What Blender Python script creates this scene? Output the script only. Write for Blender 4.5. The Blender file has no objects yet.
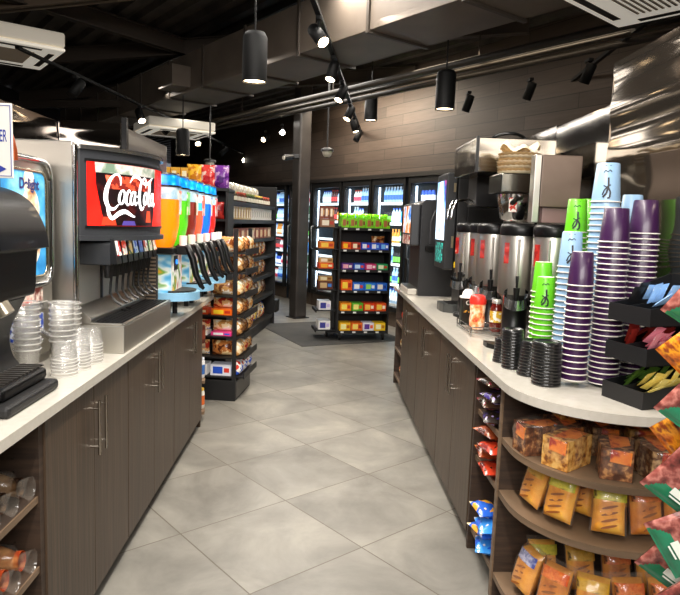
import bpy, math, random
from mathutils import Vector, Matrix
R = random.Random(7)
PI = math.pi
SC = bpy.context.scene
COL = SC.collection
ZC = .912
ORD = ['first','second','third','fourth','fifth','sixth','seventh','eighth','ninth','tenth','eleventh','twelfth','thirteenth','fourteenth',
       'fifteenth','sixteenth','seventeenth','eighteenth','nineteenth','twentieth','twenty-first','twenty-second','twenty-third','twenty-fourth','twenty-fifth','twenty-sixth','twenty-seventh','twenty-eighth','twenty-ninth','thirtieth','thirty-first','thirty-second','thirty-third','thirty-fourth','thirty-fifth','thirty-sixth','thirty-seventh','thirty-eighth','thirty-ninth','fortieth']

# ------------------------------------------------------------------ materials
def lin(c):
    return tuple((x/12.92 if x <= .04045 else ((x+.055)/1.055)**2.4) for x in c)
def hx(h):
    return lin(tuple(int(h[i:i+2], 16)/255 for i in (0, 2, 4)))
_m = {}
def base(name):
    m = bpy.data.materials.new(name); m.use_nodes = True
    return m, m.node_tree, m.node_tree.nodes['Principled BSDF']
def mat(h, rough=.5, metal=0., emit=0., alpha=1., trans=0., spec=.5, coat=0.):
    k = (h, rough, metal, emit, alpha, trans, spec, coat)
    if k in _m: return _m[k]
    m, nt, b = base('mat_'+h)
    c = (*hx(h), 1)
    b.inputs['Base Color'].default_value = c
    b.inputs['Roughness'].default_value = rough
    b.inputs['Metallic'].default_value = metal
    b.inputs['Specular IOR Level'].default_value = spec
    b.inputs['Coat Weight'].default_value = coat
    if emit:
        b.inputs['Emission Color'].default_value = c; b.inputs['Emission Strength'].default_value = emit
    if alpha < 1: b.inputs['Alpha'].default_value = alpha
    if trans: b.inputs['Transmission Weight'].default_value = trans
    _m[k] = m
    return m
def noise_mat(name, cols, scale=3., rough=.5, metal=0., stretch=(1,1,1), coord='Object', detail=4, bump=0., bscale=None, const=False, emit=0., coat=0., spec=.5, rot=(0,0,0), dist=0.):
    if name in _m: return _m[name]
    m, nt, b = base(name)
    n, l = nt.nodes, nt.links
    tc = n.new('ShaderNodeTexCoord'); mp = n.new('ShaderNodeMapping'); mp.inputs['Scale'].default_value = stretch; mp.inputs['Rotation'].default_value = rot
    l.new(tc.outputs[coord], mp.inputs['Vector'])
    tx = n.new('ShaderNodeTexNoise'); tx.inputs['Scale'].default_value = scale; tx.inputs['Detail'].default_value = detail; tx.inputs['Distortion'].default_value = dist
    l.new(mp.outputs[0], tx.inputs['Vector'])
    cr = n.new('ShaderNodeValToRGB'); cr.color_ramp.interpolation = 'CONSTANT' if const else 'LINEAR'
    el = cr.color_ramp.elements
    k = len(cols)
    for i, c in enumerate(cols):
        p = c[1] if isinstance(c, tuple) else (.3 + .4*i/max(1, k-1))
        h = c[0] if isinstance(c, tuple) else c
        e = el[i] if i < 2 else el.new(p)
        e.position = p; e.color = (*hx(h), 1)
    l.new(tx.outputs['Fac'], cr.inputs[0]); l.new(cr.outputs[0], b.inputs['Base Color'])
    b.inputs['Roughness'].default_value = rough; b.inputs['Metallic'].default_value = metal; b.inputs['Coat Weight'].default_value = coat
    b.inputs['Specular IOR Level'].default_value = spec
    if emit:
        l.new(cr.outputs[0], b.inputs['Emission Color']); b.inputs['Emission Strength'].default_value = emit
    if bump:
        bt = n.new('ShaderNodeBump'); bt.inputs['Strength'].default_value = bump; bt.inputs['Distance'].default_value = .02
        if bscale:
            t2 = n.new('ShaderNodeTexNoise'); t2.inputs['Scale'].default_value = bscale; l.new(mp.outputs[0], t2.inputs['Vector']); l.new(t2.outputs['Fac'], bt.inputs['Height'])
        else: l.new(tx.outputs['Fac'], bt.inputs['Height'])
        l.new(bt.outputs[0], b.inputs['Normal'])
    _m[name] = m
    return m
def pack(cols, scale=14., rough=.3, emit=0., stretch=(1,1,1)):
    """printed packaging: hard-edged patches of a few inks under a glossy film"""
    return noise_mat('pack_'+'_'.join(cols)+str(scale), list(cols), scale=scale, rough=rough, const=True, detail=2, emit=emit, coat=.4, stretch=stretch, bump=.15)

BLACK = mat('0b0b0c', .35); BLACKM = mat('121213', .55); BLACKG = mat('050506', .38, coat=.08, spec=.25)
DGREY = mat('2c2c2e', .5); GREY = mat('6e6e6e', .45); WHITE = mat('e8e6e0', .4); CREAM = mat('d9d2c2', .5)
CHROME = mat('c9c9c9', .12, 1.); 
def steel_mat(name, base_h='9a9690', wav=.0, rough=.22, sc=(1., 1., 1.), wscale=2.):
    if name in _m: return _m[name]
    m, nt, b = base(name); n, l = nt.nodes, nt.links
    b.inputs['Metallic'].default_value = 1.; b.inputs['Roughness'].default_value = rough
    b.inputs['Base Color'].default_value = (*hx(base_h), 1)
    tc = n.new('ShaderNodeTexCoord'); mp = n.new('ShaderNodeMapping'); mp.inputs['Scale'].default_value = (1, 1, 60)
    l.new(tc.outputs['Object'], mp.inputs[0])
    t = n.new('ShaderNodeTexNoise'); t.inputs['Scale'].default_value = 6; t.inputs['Detail'].default_value = 3; l.new(mp.outputs[0], t.inputs['Vector'])
    mr = n.new('ShaderNodeMapRange'); mr.inputs['To Min'].default_value = rough*.75; mr.inputs['To Max'].default_value = rough*1.35; l.new(t.outputs['Fac'], mr.inputs[0]); l.new(mr.outputs[0], b.inputs['Roughness'])
    if wav:
        mp2 = n.new('ShaderNodeMapping'); mp2.inputs['Scale'].default_value = sc; l.new(tc.outputs['Object'], mp2.inputs[0])
        t2 = n.new('ShaderNodeTexNoise'); t2.inputs['Scale'].default_value = wscale; t2.inputs['Detail'].default_value = 1.5; l.new(mp2.outputs[0], t2.inputs['Vector'])
        bp = n.new('ShaderNodeBump'); bp.inputs['Strength'].default_value = 1.; bp.inputs['Distance'].default_value = wav; l.new(t2.outputs['Fac'], bp.inputs['Height']); l.new(bp.outputs[0], b.inputs['Normal'])
    _m[name] = m
    return m
STEEL = steel_mat('brushed_steel', 'c4c0b8', rough=.34); STEELD = steel_mat('dark_steel', '9a968f', rough=.36)
STEELW = steel_mat('wavy_steel', '8d8781', rough=.07)
STEELP = steel_mat('satin_steel_panel', '766d63', rough=.075); STEELP.node_tree.nodes['Principled BSDF'].inputs['Metallic'].default_value = .9

def wood_mat(name, cols, stretch=(40, 40, 1.2), rough=.42):
    return noise_mat(name, cols, scale=2.2, rough=rough, stretch=stretch, detail=6, bump=.06)
WOOD = wood_mat('dark_laminate', ['302419', '433426', '534234'])
WOODIN = noise_mat('dark_laminate_inside', ['2c2018', '463528'], scale=2., stretch=(3, 3, 30), rough=.6)
SHELFW = noise_mat('shelf_laminate', ['5c4936', '7d6650'], scale=3., stretch=(1, 1, 12), rough=.5)
COUNTER = noise_mat('white_quartz', ['c2bdb2', 'c8c3b9'], scale=40., rough=.12, coat=.3, detail=2)
CLEARP = None
def clear(name, tint='ffffff', body=.05, rough=.06, ior=1.45, bump=0.):
    """thin clear film or glass: transparent with a fresnel sheen and a little body colour"""
    if name in _m: return _m[name]
    m = bpy.data.materials.new(name); m.use_nodes = True; nt = m.node_tree; n, l = nt.nodes, nt.links
    n.clear(); out = n.new('ShaderNodeOutputMaterial'); tr = n.new('ShaderNodeBsdfTransparent'); gl = n.new('ShaderNodeBsdfGlossy'); df = n.new('ShaderNodeBsdfDiffuse')
    fr = n.new('ShaderNodeLayerWeight'); pw = n.new('ShaderNodeMath'); pw.operation = 'POWER'; pw.inputs[1].default_value = 4.; ad = n.new('ShaderNodeMath'); ad.operation = 'MULTIPLY_ADD'; ad.inputs[1].default_value = ior-1; ad.inputs[2].default_value = .035; m1 = n.new('ShaderNodeMixShader'); m2 = n.new('ShaderNodeMixShader')
    gl.inputs['Roughness'].default_value = rough; df.inputs['Color'].default_value = (*hx(tint), 1); l.new(fr.outputs['Facing'], pw.inputs[0]); l.new(pw.outputs[0], ad.inputs[0])
    m1.inputs[0].default_value = body; l.new(tr.outputs[0], m1.inputs[1]); l.new(df.outputs[0], m1.inputs[2])
    l.new(ad.outputs[0], m2.inputs[0]); l.new(m1.outputs[0], m2.inputs[1]); l.new(gl.outputs[0], m2.inputs[2]); l.new(m2.outputs[0], out.inputs[0])
    _m[name] = m
    return m
GLASS = clear('cooler_glass', 'c8d8e0', .02, .03, 1.2)
CLEARP = clear('clear_plastic', 'f2f0ea', .06, .12, 1.5)
FILM = clear('clear_film', 'fff4e4', .045, .14, 1.45)
RIMP = clear('plastic_rim', 'f4f2ec', .45, .12, 1.5)

# ------------------------------------------------------------------ mesh builder
class MB:
    def __init__(s): s.v = []; s.f = []; s.m = []; s.sm = []
    def add(s, vs, fs, mi=0, smooth=False):
        o = len(s.v); s.v += [tuple(p) for p in vs]
        for f in fs: s.f.append([i+o for i in f]); s.m.append(mi); s.sm.append(smooth)
        return s
    def box(s, x0, x1, y0, y1, z0, z1, mi=0, M=None):
        vs = [Vector((x, y, z)) for z in (z0, z1) for y in (y0, y1) for x in (x0, x1)]
        if M: vs = [M @ v for v in vs]
        return s.add(vs, [(0, 2, 3, 1), (4, 5, 7, 6), (0, 1, 5, 4), (2, 6, 7, 3), (0, 4, 6, 2), (1, 3, 7, 5)], mi)
    def lathe(s, prof, c=(0, 0, 0), n=20, mi=0, M=None, cap=True, sy=1., a0=0, a1=2*PI):
        full = abs(a1-a0-2*PI) < 1e-6; k = n if full else n+1
        vs = []
        for r, z in prof:
            for i in range(k):
                a = a0+(a1-a0)*i/n; vs.append(Vector((c[0]+r*math.cos(a), c[1]+r*sy*math.sin(a), c[2]+z)))
        if M: vs = [M @ v for v in vs]
        fs = []
        for j in range(len(prof)-1):
            for i in range(n):
                a, b_ = j*k+i, j*k+(i+1) % k
                fs.append((a, b_, b_+k, a+k))
        s.add(vs, fs, mi, True)
        if cap:
            if prof[0][0] > 1e-5: s.add(vs[:k], [tuple(range(k))[::-1]], mi)
            if prof[-1][0] > 1e-5: s.add(vs[-k:], [tuple(range(k))], mi)
        return s
    def cyl(s, p0, p1, r0, r1=None, n=12, mi=0, cap=True):
        r1 = r0 if r1 is None else r1
        p0, p1 = Vector(p0), Vector(p1); d = p1-p0; L = d.length
        q = d.to_track_quat('Z', 'Y').to_matrix().to_4x4(); M = Matrix.Translation(p0) @ q
        return s.lathe([(r0, 0), (r1, L)], n=n, mi=mi, M=M, cap=cap)
    def tube(s, pts, r, n=8, mi=0, closed=False):
        pts = [Vector(p) for p in pts]; rs = r if isinstance(r, (list, tuple)) else [r]*len(pts)
        vs = []; up = None
        for i, p in enumerate(pts):
            t = (pts[min(i+1, len(pts)-1)]-pts[max(i-1, 0)]).normalized()
            if up is None:
                up = Vector((0, 0, 1)) if abs(t.z) < .9 else Vector((1, 0, 0))
            sx = t.cross(up).normalized(); up = sx.cross(t).normalized()
            for k in range(n):
                a = 2*PI*k/n; vs.append(p+(sx*math.cos(a)+up*math.sin(a))*rs[i])
        fs = [(i*n+k, i*n+(k+1) % n, (i+1)*n+(k+1) % n, (i+1)*n+k) for i in range(len(pts)-1) for k in range(n)]
        s.add(vs, fs, mi, True)
        s.add(vs[:n], [tuple(range(n))[::-1]], mi); s.add(vs[-n:], [tuple(range(n))], mi)
        return s
    def prism(s, poly, axis, a, b, mi=0, smooth=False):
        """poly of 2-D points extruded along axis x/y/z from a to b"""
        def p3(p, t):
            return {'x': (t, p[0], p[1]), 'y': (p[0], t, p[1]), 'z': (p[0], p[1], t)}[axis]
        n = len(poly); vs = [p3(p, a) for p in poly]+[p3(p, b) for p in poly]
        s.add(vs, [tuple(range(n))[::-1], tuple(range(n, 2*n))], mi)
        s.add(vs, [(i, (i+1) % n, (i+1) % n+n, i+n) for i in range(n)], mi, smooth)
        return s
    def pillow(s, w, h, t, mi=0, nx=8, ny=10, crimp=.04, M=None, seed=0, e=.45, wr=.006):
        """sealed bag: w along x, h along z, bulging along y, flat crimped ends"""
        rr = random.Random(seed); vs = []
        for side in (-1, 1):
            for j in range(ny+1):
                v = -1+2*j/ny
                for i in range(nx+1):
                    u = -1+2*i/nx
                    k = max(0., (1-u*u))**e*max(0., (1-(v/(1-crimp))**2 if abs(v) < 1-crimp else 0))**e
                    pin = 1-.06*(1-abs(v))*(abs(u) > .9)
                    vs.append(Vector((u*w/2*pin, side*(t/2*k+.0006)+rr.uniform(-wr, wr)*k, v*h/2+(rr.uniform(-wr, wr)*.3 if abs(v) == 1 else 0))))
        if M: vs = [M @ p for p in vs]
        N = (nx+1)*(ny+1); fs = []
        for j in range(ny):
            for i in range(nx):
                a = j*(nx+1)+i; fs.append((a, a+1, a+nx+2, a+nx+1)); a += N; fs.append((a, a+nx+1, a+nx+2, a+1))
        return s.add(vs, fs, mi, True)
    def mesh(s, name, mats):
        me = bpy.data.meshes.new(name); me.from_pydata(s.v, [], s.f)
        for m in (mats if isinstance(mats, (list, tuple)) else [mats]): me.materials.append(m)
        for p, mi, sm in zip(me.polygons, s.m, s.sm): p.material_index = mi; p.use_smooth = sm
        me.update()
        return me
def link(name, me, parent=None, loc=None, rz=None, rot=None, scale=None):
    o = bpy.data.objects.new(name, me); COL.objects.link(o)
    if parent is not None: o.parent = parent
    if loc is not None: o.location = loc
    if rz is not None: o.rotation_euler = (0, 0, rz)
    if rot is not None: o.rotation_euler = rot
    if scale is not None: o.scale = scale
    return o
def tag(o, label, cat, group=None):
    o['label'] = label; o['category'] = cat
    if group: o['group'] = group
    return o
def thing(name, label, cat, loc=(0, 0, 0), rz=0., group=None):
    o = link(name, None, loc=loc, rz=rz); o.empty_display_size = .1
    return tag(o, label, cat, group)
def part(name, mb, mats, parent, bev=0., seg=2, **k):
    o = link(name, mb.mesh(name, mats), parent, **k)
    if bev:
        md = o.modifiers.new('bevel', 'BEVEL'); md.width = bev; md.segments = seg; md.limit_method = 'ANGLE'; md.angle_limit = .6
    return o
def struct(name, mb, mats, **k):
    o = part(name, mb, mats, None, **k); o['kind'] = 'structure'
    return o
def sub(name, me, parent, **k): return link(name, me, parent, **k)
def copy_tree(o, parent=None):
    c = o.copy(); COL.objects.link(c)
    if parent is not None: c.parent = parent
    for ch in list(o.children): copy_tree(ch, c)
    return c
def text_mesh(txt, size, mats, name='lettering', extrude=.001, align='CENTER', sx=1., bold=0.):
    cu = bpy.data.curves.new('t', 'FONT'); cu.body = txt; cu.size = size; cu.extrude = extrude; cu.align_x = align; cu.align_y = 'CENTER'; cu.offset = bold
    ob = bpy.data.objects.new('t', cu); COL.objects.link(ob)
    bpy.context.view_layer.update()
    dg = bpy.context.evaluated_depsgraph_get()
    me = bpy.data.meshes.new_from_object(ob.evaluated_get(dg)); bpy.data.objects.remove(ob); bpy.data.curves.remove(cu)
    me.name = name; me.materials.clear(); me.materials.append(mats)
    for v in me.vertices: v.co.x *= sx
    return me
def Rz(a): return Matrix.Rotation(a, 4, 'Z')
def Tr(*p): return Matrix.Translation(Vector(p))

# ------------------------------------------------------------------ camera
F, PIT, YAW, ROL, CH, CX, CY = 626.17, .1146, .0349, .0352, 1.4829, 340., 294.
cp_, sp_, cy_, sy_ = math.cos(PIT), math.sin(PIT), math.cos(YAW), math.sin(YAW)
fw = Vector((sy_*cp_, cy_*cp_, -sp_)); rt = Vector((cy_, -sy_, 0)); up = rt.cross(fw)
r2 = rt*math.cos(ROL)+up*math.sin(ROL); u2 = -rt*math.sin(ROL)+up*math.cos(ROL)
cam = bpy.data.cameras.new('camera'); co = bpy.data.objects.new('camera', cam); COL.objects.link(co)
cam.sensor_fit = 'HORIZONTAL'; cam.sensor_width = 36; cam.lens = F/680*36; cam.shift_y = (CY-297.5)/680; cam.clip_start = .05; cam.clip_end = 60
Mx = Matrix((r2, u2, -fw)).transposed().to_4x4(); co.matrix_world = Tr(0, 0, CH) @ Mx
SC.camera = co
def seen(p, x0=-15, x1=695, y0=-15, y1=610):
    d = Vector(p)-Vector((0, 0, CH)); z = d.dot(fw)
    if z < .2: return None
    x, y = CX+F*d.dot(r2)/z, CY-F*d.dot(u2)/z
    return (x, y) if x0 < x < x1 and y0 < y < y1 else None

# ------------------------------------------------------------------ room
def floor_cover():
    m, nt, b = base('cement_tile'); n, l = nt.nodes, nt.links
    tc = n.new('ShaderNodeTexCoord'); mp = n.new('ShaderNodeMapping'); mp.vector_type = 'TEXTURE'
    mp.inputs['Location'].default_value = (-.517, 3.6625, 0); mp.inputs['Rotation'].default_value = (0, 0, -.8966); mp.inputs['Scale'].default_value = (.6025, .6025, .6025)
    l.new(tc.outputs['Object'], mp.inputs[0])
    br = n.new('ShaderNodeTexBrick'); br.offset = 0; br.inputs['Scale'].default_value = 1; br.inputs['Brick Width'].default_value = 1; br.inputs['Row Height'].default_value = 1
    br.inputs['Mortar Size'].default_value = .0055; br.inputs['Mortar Smooth'].default_value = .1; br.inputs['Bias'].default_value = 0
    br.inputs['Color1'].default_value = (.0, 0, 0, 1); br.inputs['Color2'].default_value = (1, 1, 1, 1)
    l.new(mp.outputs[0], br.inputs['Vector'])
    n1 = n.new('ShaderNodeTexNoise'); n1.inputs['Scale'].default_value = 2.3; n1.inputs['Detail'].default_value = 7; n1.inputs['Roughness'].default_value = .62; n1.inputs['Distortion'].default_value = .6
    n1.noise_dimensions = '4D'; l.new(tc.outputs['Object'], n1.inputs['Vector'])
    mu = n.new('ShaderNodeMath'); mu.operation = 'MULTIPLY'; mu.inputs[1].default_value = 7; l.new(br.outputs['Color'], mu.inputs[0]); l.new(mu.outputs[0], n1.inputs['W'])
    cr = n.new('ShaderNodeValToRGB'); e = cr.color_ramp.elements; e[0].position = .32; e[0].color = (*hx('66635d'), 1); e[1].position = .66; e[1].color = (*hx('8f8b82'), 1)
    x = e.new(.5); x.color = (*hx('7c7972'), 1)
    l.new(n1.outputs['Fac'], cr.inputs[0])
    mx = n.new('ShaderNodeMix'); mx.data_type = 'RGBA'; l.new(br.outputs['Fac'], mx.inputs[0]); l.new(cr.outputs[0], mx.inputs[6]); mx.inputs[7].default_value = (*hx('5a5348'), 1)
    l.new(mx.outputs[2], b.inputs['Base Color'])
    b.inputs['Roughness'].default_value = .3
    n2 = n.new('ShaderNodeTexNoise'); n2.inputs['Scale'].default_value = 5; n2.inputs['Detail'].default_value = 5; l.new(tc.outputs['Object'], n2.inputs['Vector'])
    mr = n.new('ShaderNodeMapRange'); mr.inputs['To Min'].default_value = .3; mr.inputs['To Max'].default_value = .5; l.new(n2.outputs['Fac'], mr.inputs[0]); l.new(mr.outputs[0], b.inputs['Roughness'])
    bm = n.new('ShaderNodeBump'); bm.inputs['Strength'].default_value = .4; bm.inputs['Distance'].default_value = .002; bm.invert = True; l.new(br.outputs['Fac'], bm.inputs['Height']); l.new(bm.outputs[0], b.inputs['Normal'])
    return m
struct('floor', MB().box(-5.6, 5.2, -3, 20.5, -.1, 0), floor_cover())

def plank_mat():
    m, nt, b = base('plank_wall'); n, l = nt.nodes, nt.links
    tc = n.new('ShaderNodeTexCoord'); sp = n.new('ShaderNodeSeparateXYZ'); cb = n.new('ShaderNodeCombineXYZ')
    l.new(tc.outputs['Object'], sp.inputs[0]); l.new(sp.outputs[0], cb.inputs[0]); l.new(sp.outputs[2], cb.inputs[1])
    br = n.new('ShaderNodeTexBrick'); br.offset = .37; br.inputs['Scale'].default_value = 1; br.inputs['Brick Width'].default_value = 1.1; br.inputs['Row Height'].default_value = .15
    br.inputs['Mortar Size'].default_value = .004; br.inputs['Color1'].default_value = (*hx('40352d'), 1); br.inputs['Color2'].default_value = (*hx('55483e'), 1); br.inputs['Mortar'].default_value = (*hx('2a221c'), 1)
    l.new(cb.outputs[0], br.inputs['Vector'])
    ns = n.new('ShaderNodeTexNoise'); ns.inputs['Scale'].default_value = 3; ns.inputs['Detail'].default_value = 5
    mp = n.new('ShaderNodeMapping'); mp.inputs['Scale'].default_value = (1, 1, 14); l.new(tc.outputs['Object'], mp.inputs[0]); l.new(mp.outputs[0], ns.inputs['Vector'])
    mx = n.new('ShaderNodeMix'); mx.data_type = 'RGBA'; mx.blend_type = 'MULTIPLY'; mx.inputs[0].default_value = .5
    l.new(br.outputs['Color'], mx.inputs[6]); cr = n.new('ShaderNodeValToRGB'); cr.color_ramp.elements[0].color = (.45, .42, .4, 1); cr.color_ramp.elements[0].position = .3; cr.color_ramp.elements[1].position = .7
    l.new(ns.outputs['Fac'], cr.inputs[0]); l.new(cr.outputs[0], mx.inputs[7]); l.new(mx.outputs[2], b.inputs['Base Color']); b.inputs['Roughness'].default_value = .6
    return m
PLANK = plank_mat()
# cooler wall: origin on the run, local x along the wall towards the aisle side, local y into the wall
WD = Vector((.5, -.8660254, 0)); WN = Vector((.8660254, .5, 0)); W0 = Vector((0, 10.79, 0))
WA = math.atan2(WD.y, WD.x)
CT = 2.13
struct('wall_back', MB().box(-8.6, 9.2, 0, .15, CT+.02, 3.62), PLANK, loc=W0, rz=WA)
DARKW = mat('16130f', .8)
struct('wall_cooler_room', MB().box(-8.6, 9.2, .95, 1.05, 0, CT+.1), DARKW, loc=W0, rz=WA)
struct('wall_left', MB().box(-5.6, -5.5, -3, 20.4, 0, 3.6), DARKW)
struct('wall_right', MB().box(5.1, 5.2, -3, 6, 0, 3.6), mat('3a332c', .8))
struct('wall_front', MB().box(-5.6, 5.2, -3.1, -3, 0, 3.6), mat('4a443c', .8))
# corrugated ceiling deck, ribs along the duct direction
DU = Vector((-.586, .81, 0)); DP = Vector((.81, .586, 0))
cb_ = MB()
a = -12.
while a < 14:
    vs = [(a, 3.60), (a+.09, 3.60), (a+.12, 3.66), (a+.21, 3.66), (a+.24, 3.60)]
    pts = []
    for (q, z) in vs:
        for t in (-14, 20):
            p = DP*q+DU*t+Vector((0, 6, 0)); pts.append((p.x, p.y, z))
    cb_.add(pts, [(0, 1, 3, 2), (2, 3, 5, 4), (4, 5, 7, 6), (6, 7, 9, 8)])
    a += .24
struct('ceiling', cb_, noise_mat('dark_deck', ['2e2926', '4c453e'], scale=3, rough=.75))
def beam_on(p0, p1, w, h, z, m, name):
    p0, p1 = Vector(p0), Vector(p1); d = (p1-p0); a = math.atan2(d.y, d.x)
    mb = MB().box(0, d.length, -w/2, w/2, z, z+.012).box(0, d.length, -w/8, w/8, z, z+h).box(0, d.length, -w/2, w/2, z+h-.012, z+h)
    return struct(name, mb, m, loc=(p0.x, p0.y, 0), rz=a)
BEAMM = mat('6e5e4e', .7); BEAMD = mat('463d35', .7)
beam_on((-5.5, 7.3, 0), (4.9, 3.2, 0), .12, .22, 3.37, BEAMM, 'trim_1')
beam_on((-5.5, 9.3, 0), (2.0, 6.4, 0), .10, .18, 3.40, BEAMD, 'trim_2')
beam_on((-3.9, 4.8, 0), (-1.2, 8.5, 0), .10, .18, 3.40, BEAMD, 'trim_3')
beam_on((-5.4, 11.6, 0), (1.2, 8.6, 0), .10, .18, 3.40, BEAMD, 'trim_4')
beam_on((-2.6, 3.2, 0), (-3.4, 5.9, 0), .12, .16, 3.40, BEAMM, 'trim_5')
beam_on((-4.8, 9.8, 0), (-1.9, 9.0, 0), .08, .1, 3.0, BEAMD, 'trim_6')

# steel column
cm = MB().box(-.105, .105, -.105, .105, 0, 3.6); colm = struct('trim_7', cm, noise_mat('column_paint', ['2a2623', '3d3835'], scale=4, rough=.4), bev=.035, seg=4, loc=(-.31, 9.55, 0), rz=.6)
struct('trim_8', MB().box(-.13, .13, -.13, .13, 0, .012), mat('1c1a18', .5), loc=(-.31, 9.55, 0), rz=.6)

# ------------------------------------------------------------------ duct, pipes, ceiling equipment
dz0, dz1 = 2.9, 3.32
A0 = Vector((.45, 4.634, 0)); A1 = Vector((.472, 5.626, 0))
ang = math.atan2(DU.y, DU.x); wdt = (A1-A0).dot(DP)
duct = thing('air_duct', 'large rectangular painted air duct crossing diagonally under the dark ceiling', 'duct', (A0.x, A0.y, 3.1), ang)
DUCTM = noise_mat('duct_paint', ['5a5046', '6a5f54'], scale=3, rough=.6)
part('duct_run', MB().box(-3.6, 9, -wdt, 0, -.2, .22), DUCTM, duct, bev=.004)
t = -3.5
while t < 9:
    part('seam_flange', MB().box(t, t+.03, -wdt-.02, .0, -.222, -.2005).box(t, t+.03, .0005, .018, -.222, .235), mat('3c342c', .6), duct); t += .93
vb = MB().box(3.35, 3.75, 0, .22, -.17, .06); part('outlet', vb, DUCTM, duct, bev=.004)
vg = MB().box(3.748, 3.76, .03, .19, -.14, .03)
part('vent_grille', MB().box(3.745, 3.758, .03, .19, -.14, .03), mat('181513', .7), duct)
for k, (off, zz, rr, h) in enumerate([(0, 3.02, .035, '2f2820'), (.1, 2.98, .022, '3b3226'), (.17, 3.03, .018, '29231d'), (.24, 2.96, .028, '2c261f')]):
    p0 = Vector((.24, 7.576, zz))+DP*off; pm = MB().cyl(p0-DU*5.2, p0+DU*6, rr, n=10)
    tag(part('ceiling_pipe', pm, mat(h, .55), None), ['thickest brown pipe of the bundle running diagonally under the ceiling', 'tan conduit beside the thickest ceiling pipe', 'thin dark conduit in the ceiling pipe bundle, highest of the four', 'lowest brown pipe of the bundle hanging under the ceiling'][k], 'pipe', 'pipes under the ceiling')
for k in range(5):
    p = Vector((.24, 7.576, 3.05))+DU*(-4.2+k*2.3)+DP*.12
    tag(part('pipe_hanger', MB().cyl(p, (p.x, p.y, 3.6), .006, n=6).box(p.x-.02, p.x+.02, p.y-.14, p.y+.14, 3.045, 3.06), mat('3c332a', .6), None), 'thin threaded rod hanger holding the ceiling pipe bundle, %s from the entrance side' % ORD[k], 'hanger', 'pipe hangers')

def cassette(loc, rz, label, lp=True):
    t = thing('ceiling_air_conditioner', label, 'air conditioner', loc, rz)
    mb = MB(); s = .475
    mb.box(-s, s, -s, s, .035, .16)
    part('case', mb, mat('e8e0d0', .5, emit=.08), t, bev=.02)  # faint glow painted in for bounced light
    fr = MB(); i = .27
    fr.prism([(-s, -s), (s, -s), (s, s), (-s, s)], 'z', 0.02, .034)
    part('fascia', MB().box(-s, s, -s, s, 0, .03), mat('f4ecdc', .5, emit=.3), t, bev=.012)  # glow stands in for light bounced up onto the underside
    gr = MB()
    for k in range(14):
        y = -i+.02+k*(2*i-.04)/13; gr.box(-i, i, y-.007, y+.007, -.006, .0)
    part('intake_grille', gr, mat('96897a', .6), t)
    for k in range(4):
        M = Rz(k*PI/2); part('air_slot', MB().box(-.3, .3, -.425, -.375, -.003, .001, M=M), mat('2a2622', .7), t)
    return t
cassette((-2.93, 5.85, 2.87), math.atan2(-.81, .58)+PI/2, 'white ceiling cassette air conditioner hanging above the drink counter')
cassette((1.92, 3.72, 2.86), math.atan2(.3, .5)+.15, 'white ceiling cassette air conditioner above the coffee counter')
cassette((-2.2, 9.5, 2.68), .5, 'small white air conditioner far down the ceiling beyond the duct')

SPOTM = mat('070707', .6, spec=.25); LAMPM = mat('ffe3b8', .4, emit=14.)
LAMPW = mat('fff4e0', .4, emit=30.)
def pendant(x, y, zb, r, h, label, power=60, top=3.6):
    t = thing('pendant_light', label, 'pendant lamp', (x, y, zb), 0, 'black cylinder pendants')
    part('lamp_shade', MB().lathe([(r, .0), (r, h-.03), (r*.8, h), (.02, h+.01)], n=24, cap=False).lathe([(r*.93, .0), (r*.93, .02)], n=24, cap=False), SPOTM, t)
    part('bulb', MB().lathe([(r*.92, .012), (r*.01, .013)], n=24, cap=False), LAMPM, t)
    part('cord', MB().cyl((0, 0, h), (0, 0, top-zb), .006, n=6), SPOTM, t)
    l = bpy.data.lights.new('pendant_beam', 'SPOT'); l.energy = power; l.spot_size = 1.9; l.spot_blend = .8; l.shadow_soft_size = r*.8; l.color = (1, .9, .76)
    lo = bpy.data.objects.new('pendant_beam', l); COL.objects.link(lo); lo.parent = t; lo.location = (0, 0, -.01)
pendant(-.445, 4.1, 2.34, .078, .3, 'black cylinder pendant lamp hanging in front of the air duct', 90)
pendant(.96, 5.1, 2.4, .078, .3, 'black cylinder pendant lamp hanging above the coffee machines', 90)
pendant(.57, 7.8, 2.72, .078, .3, 'black cylinder pendant lamp near the far end of the track', 90, 3.6)
pendant(-1.63, 7.5, 2.19, .078, .3, 'black cylinder pendant lamp above the frozen drink machines', 60, 2.87)

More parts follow.
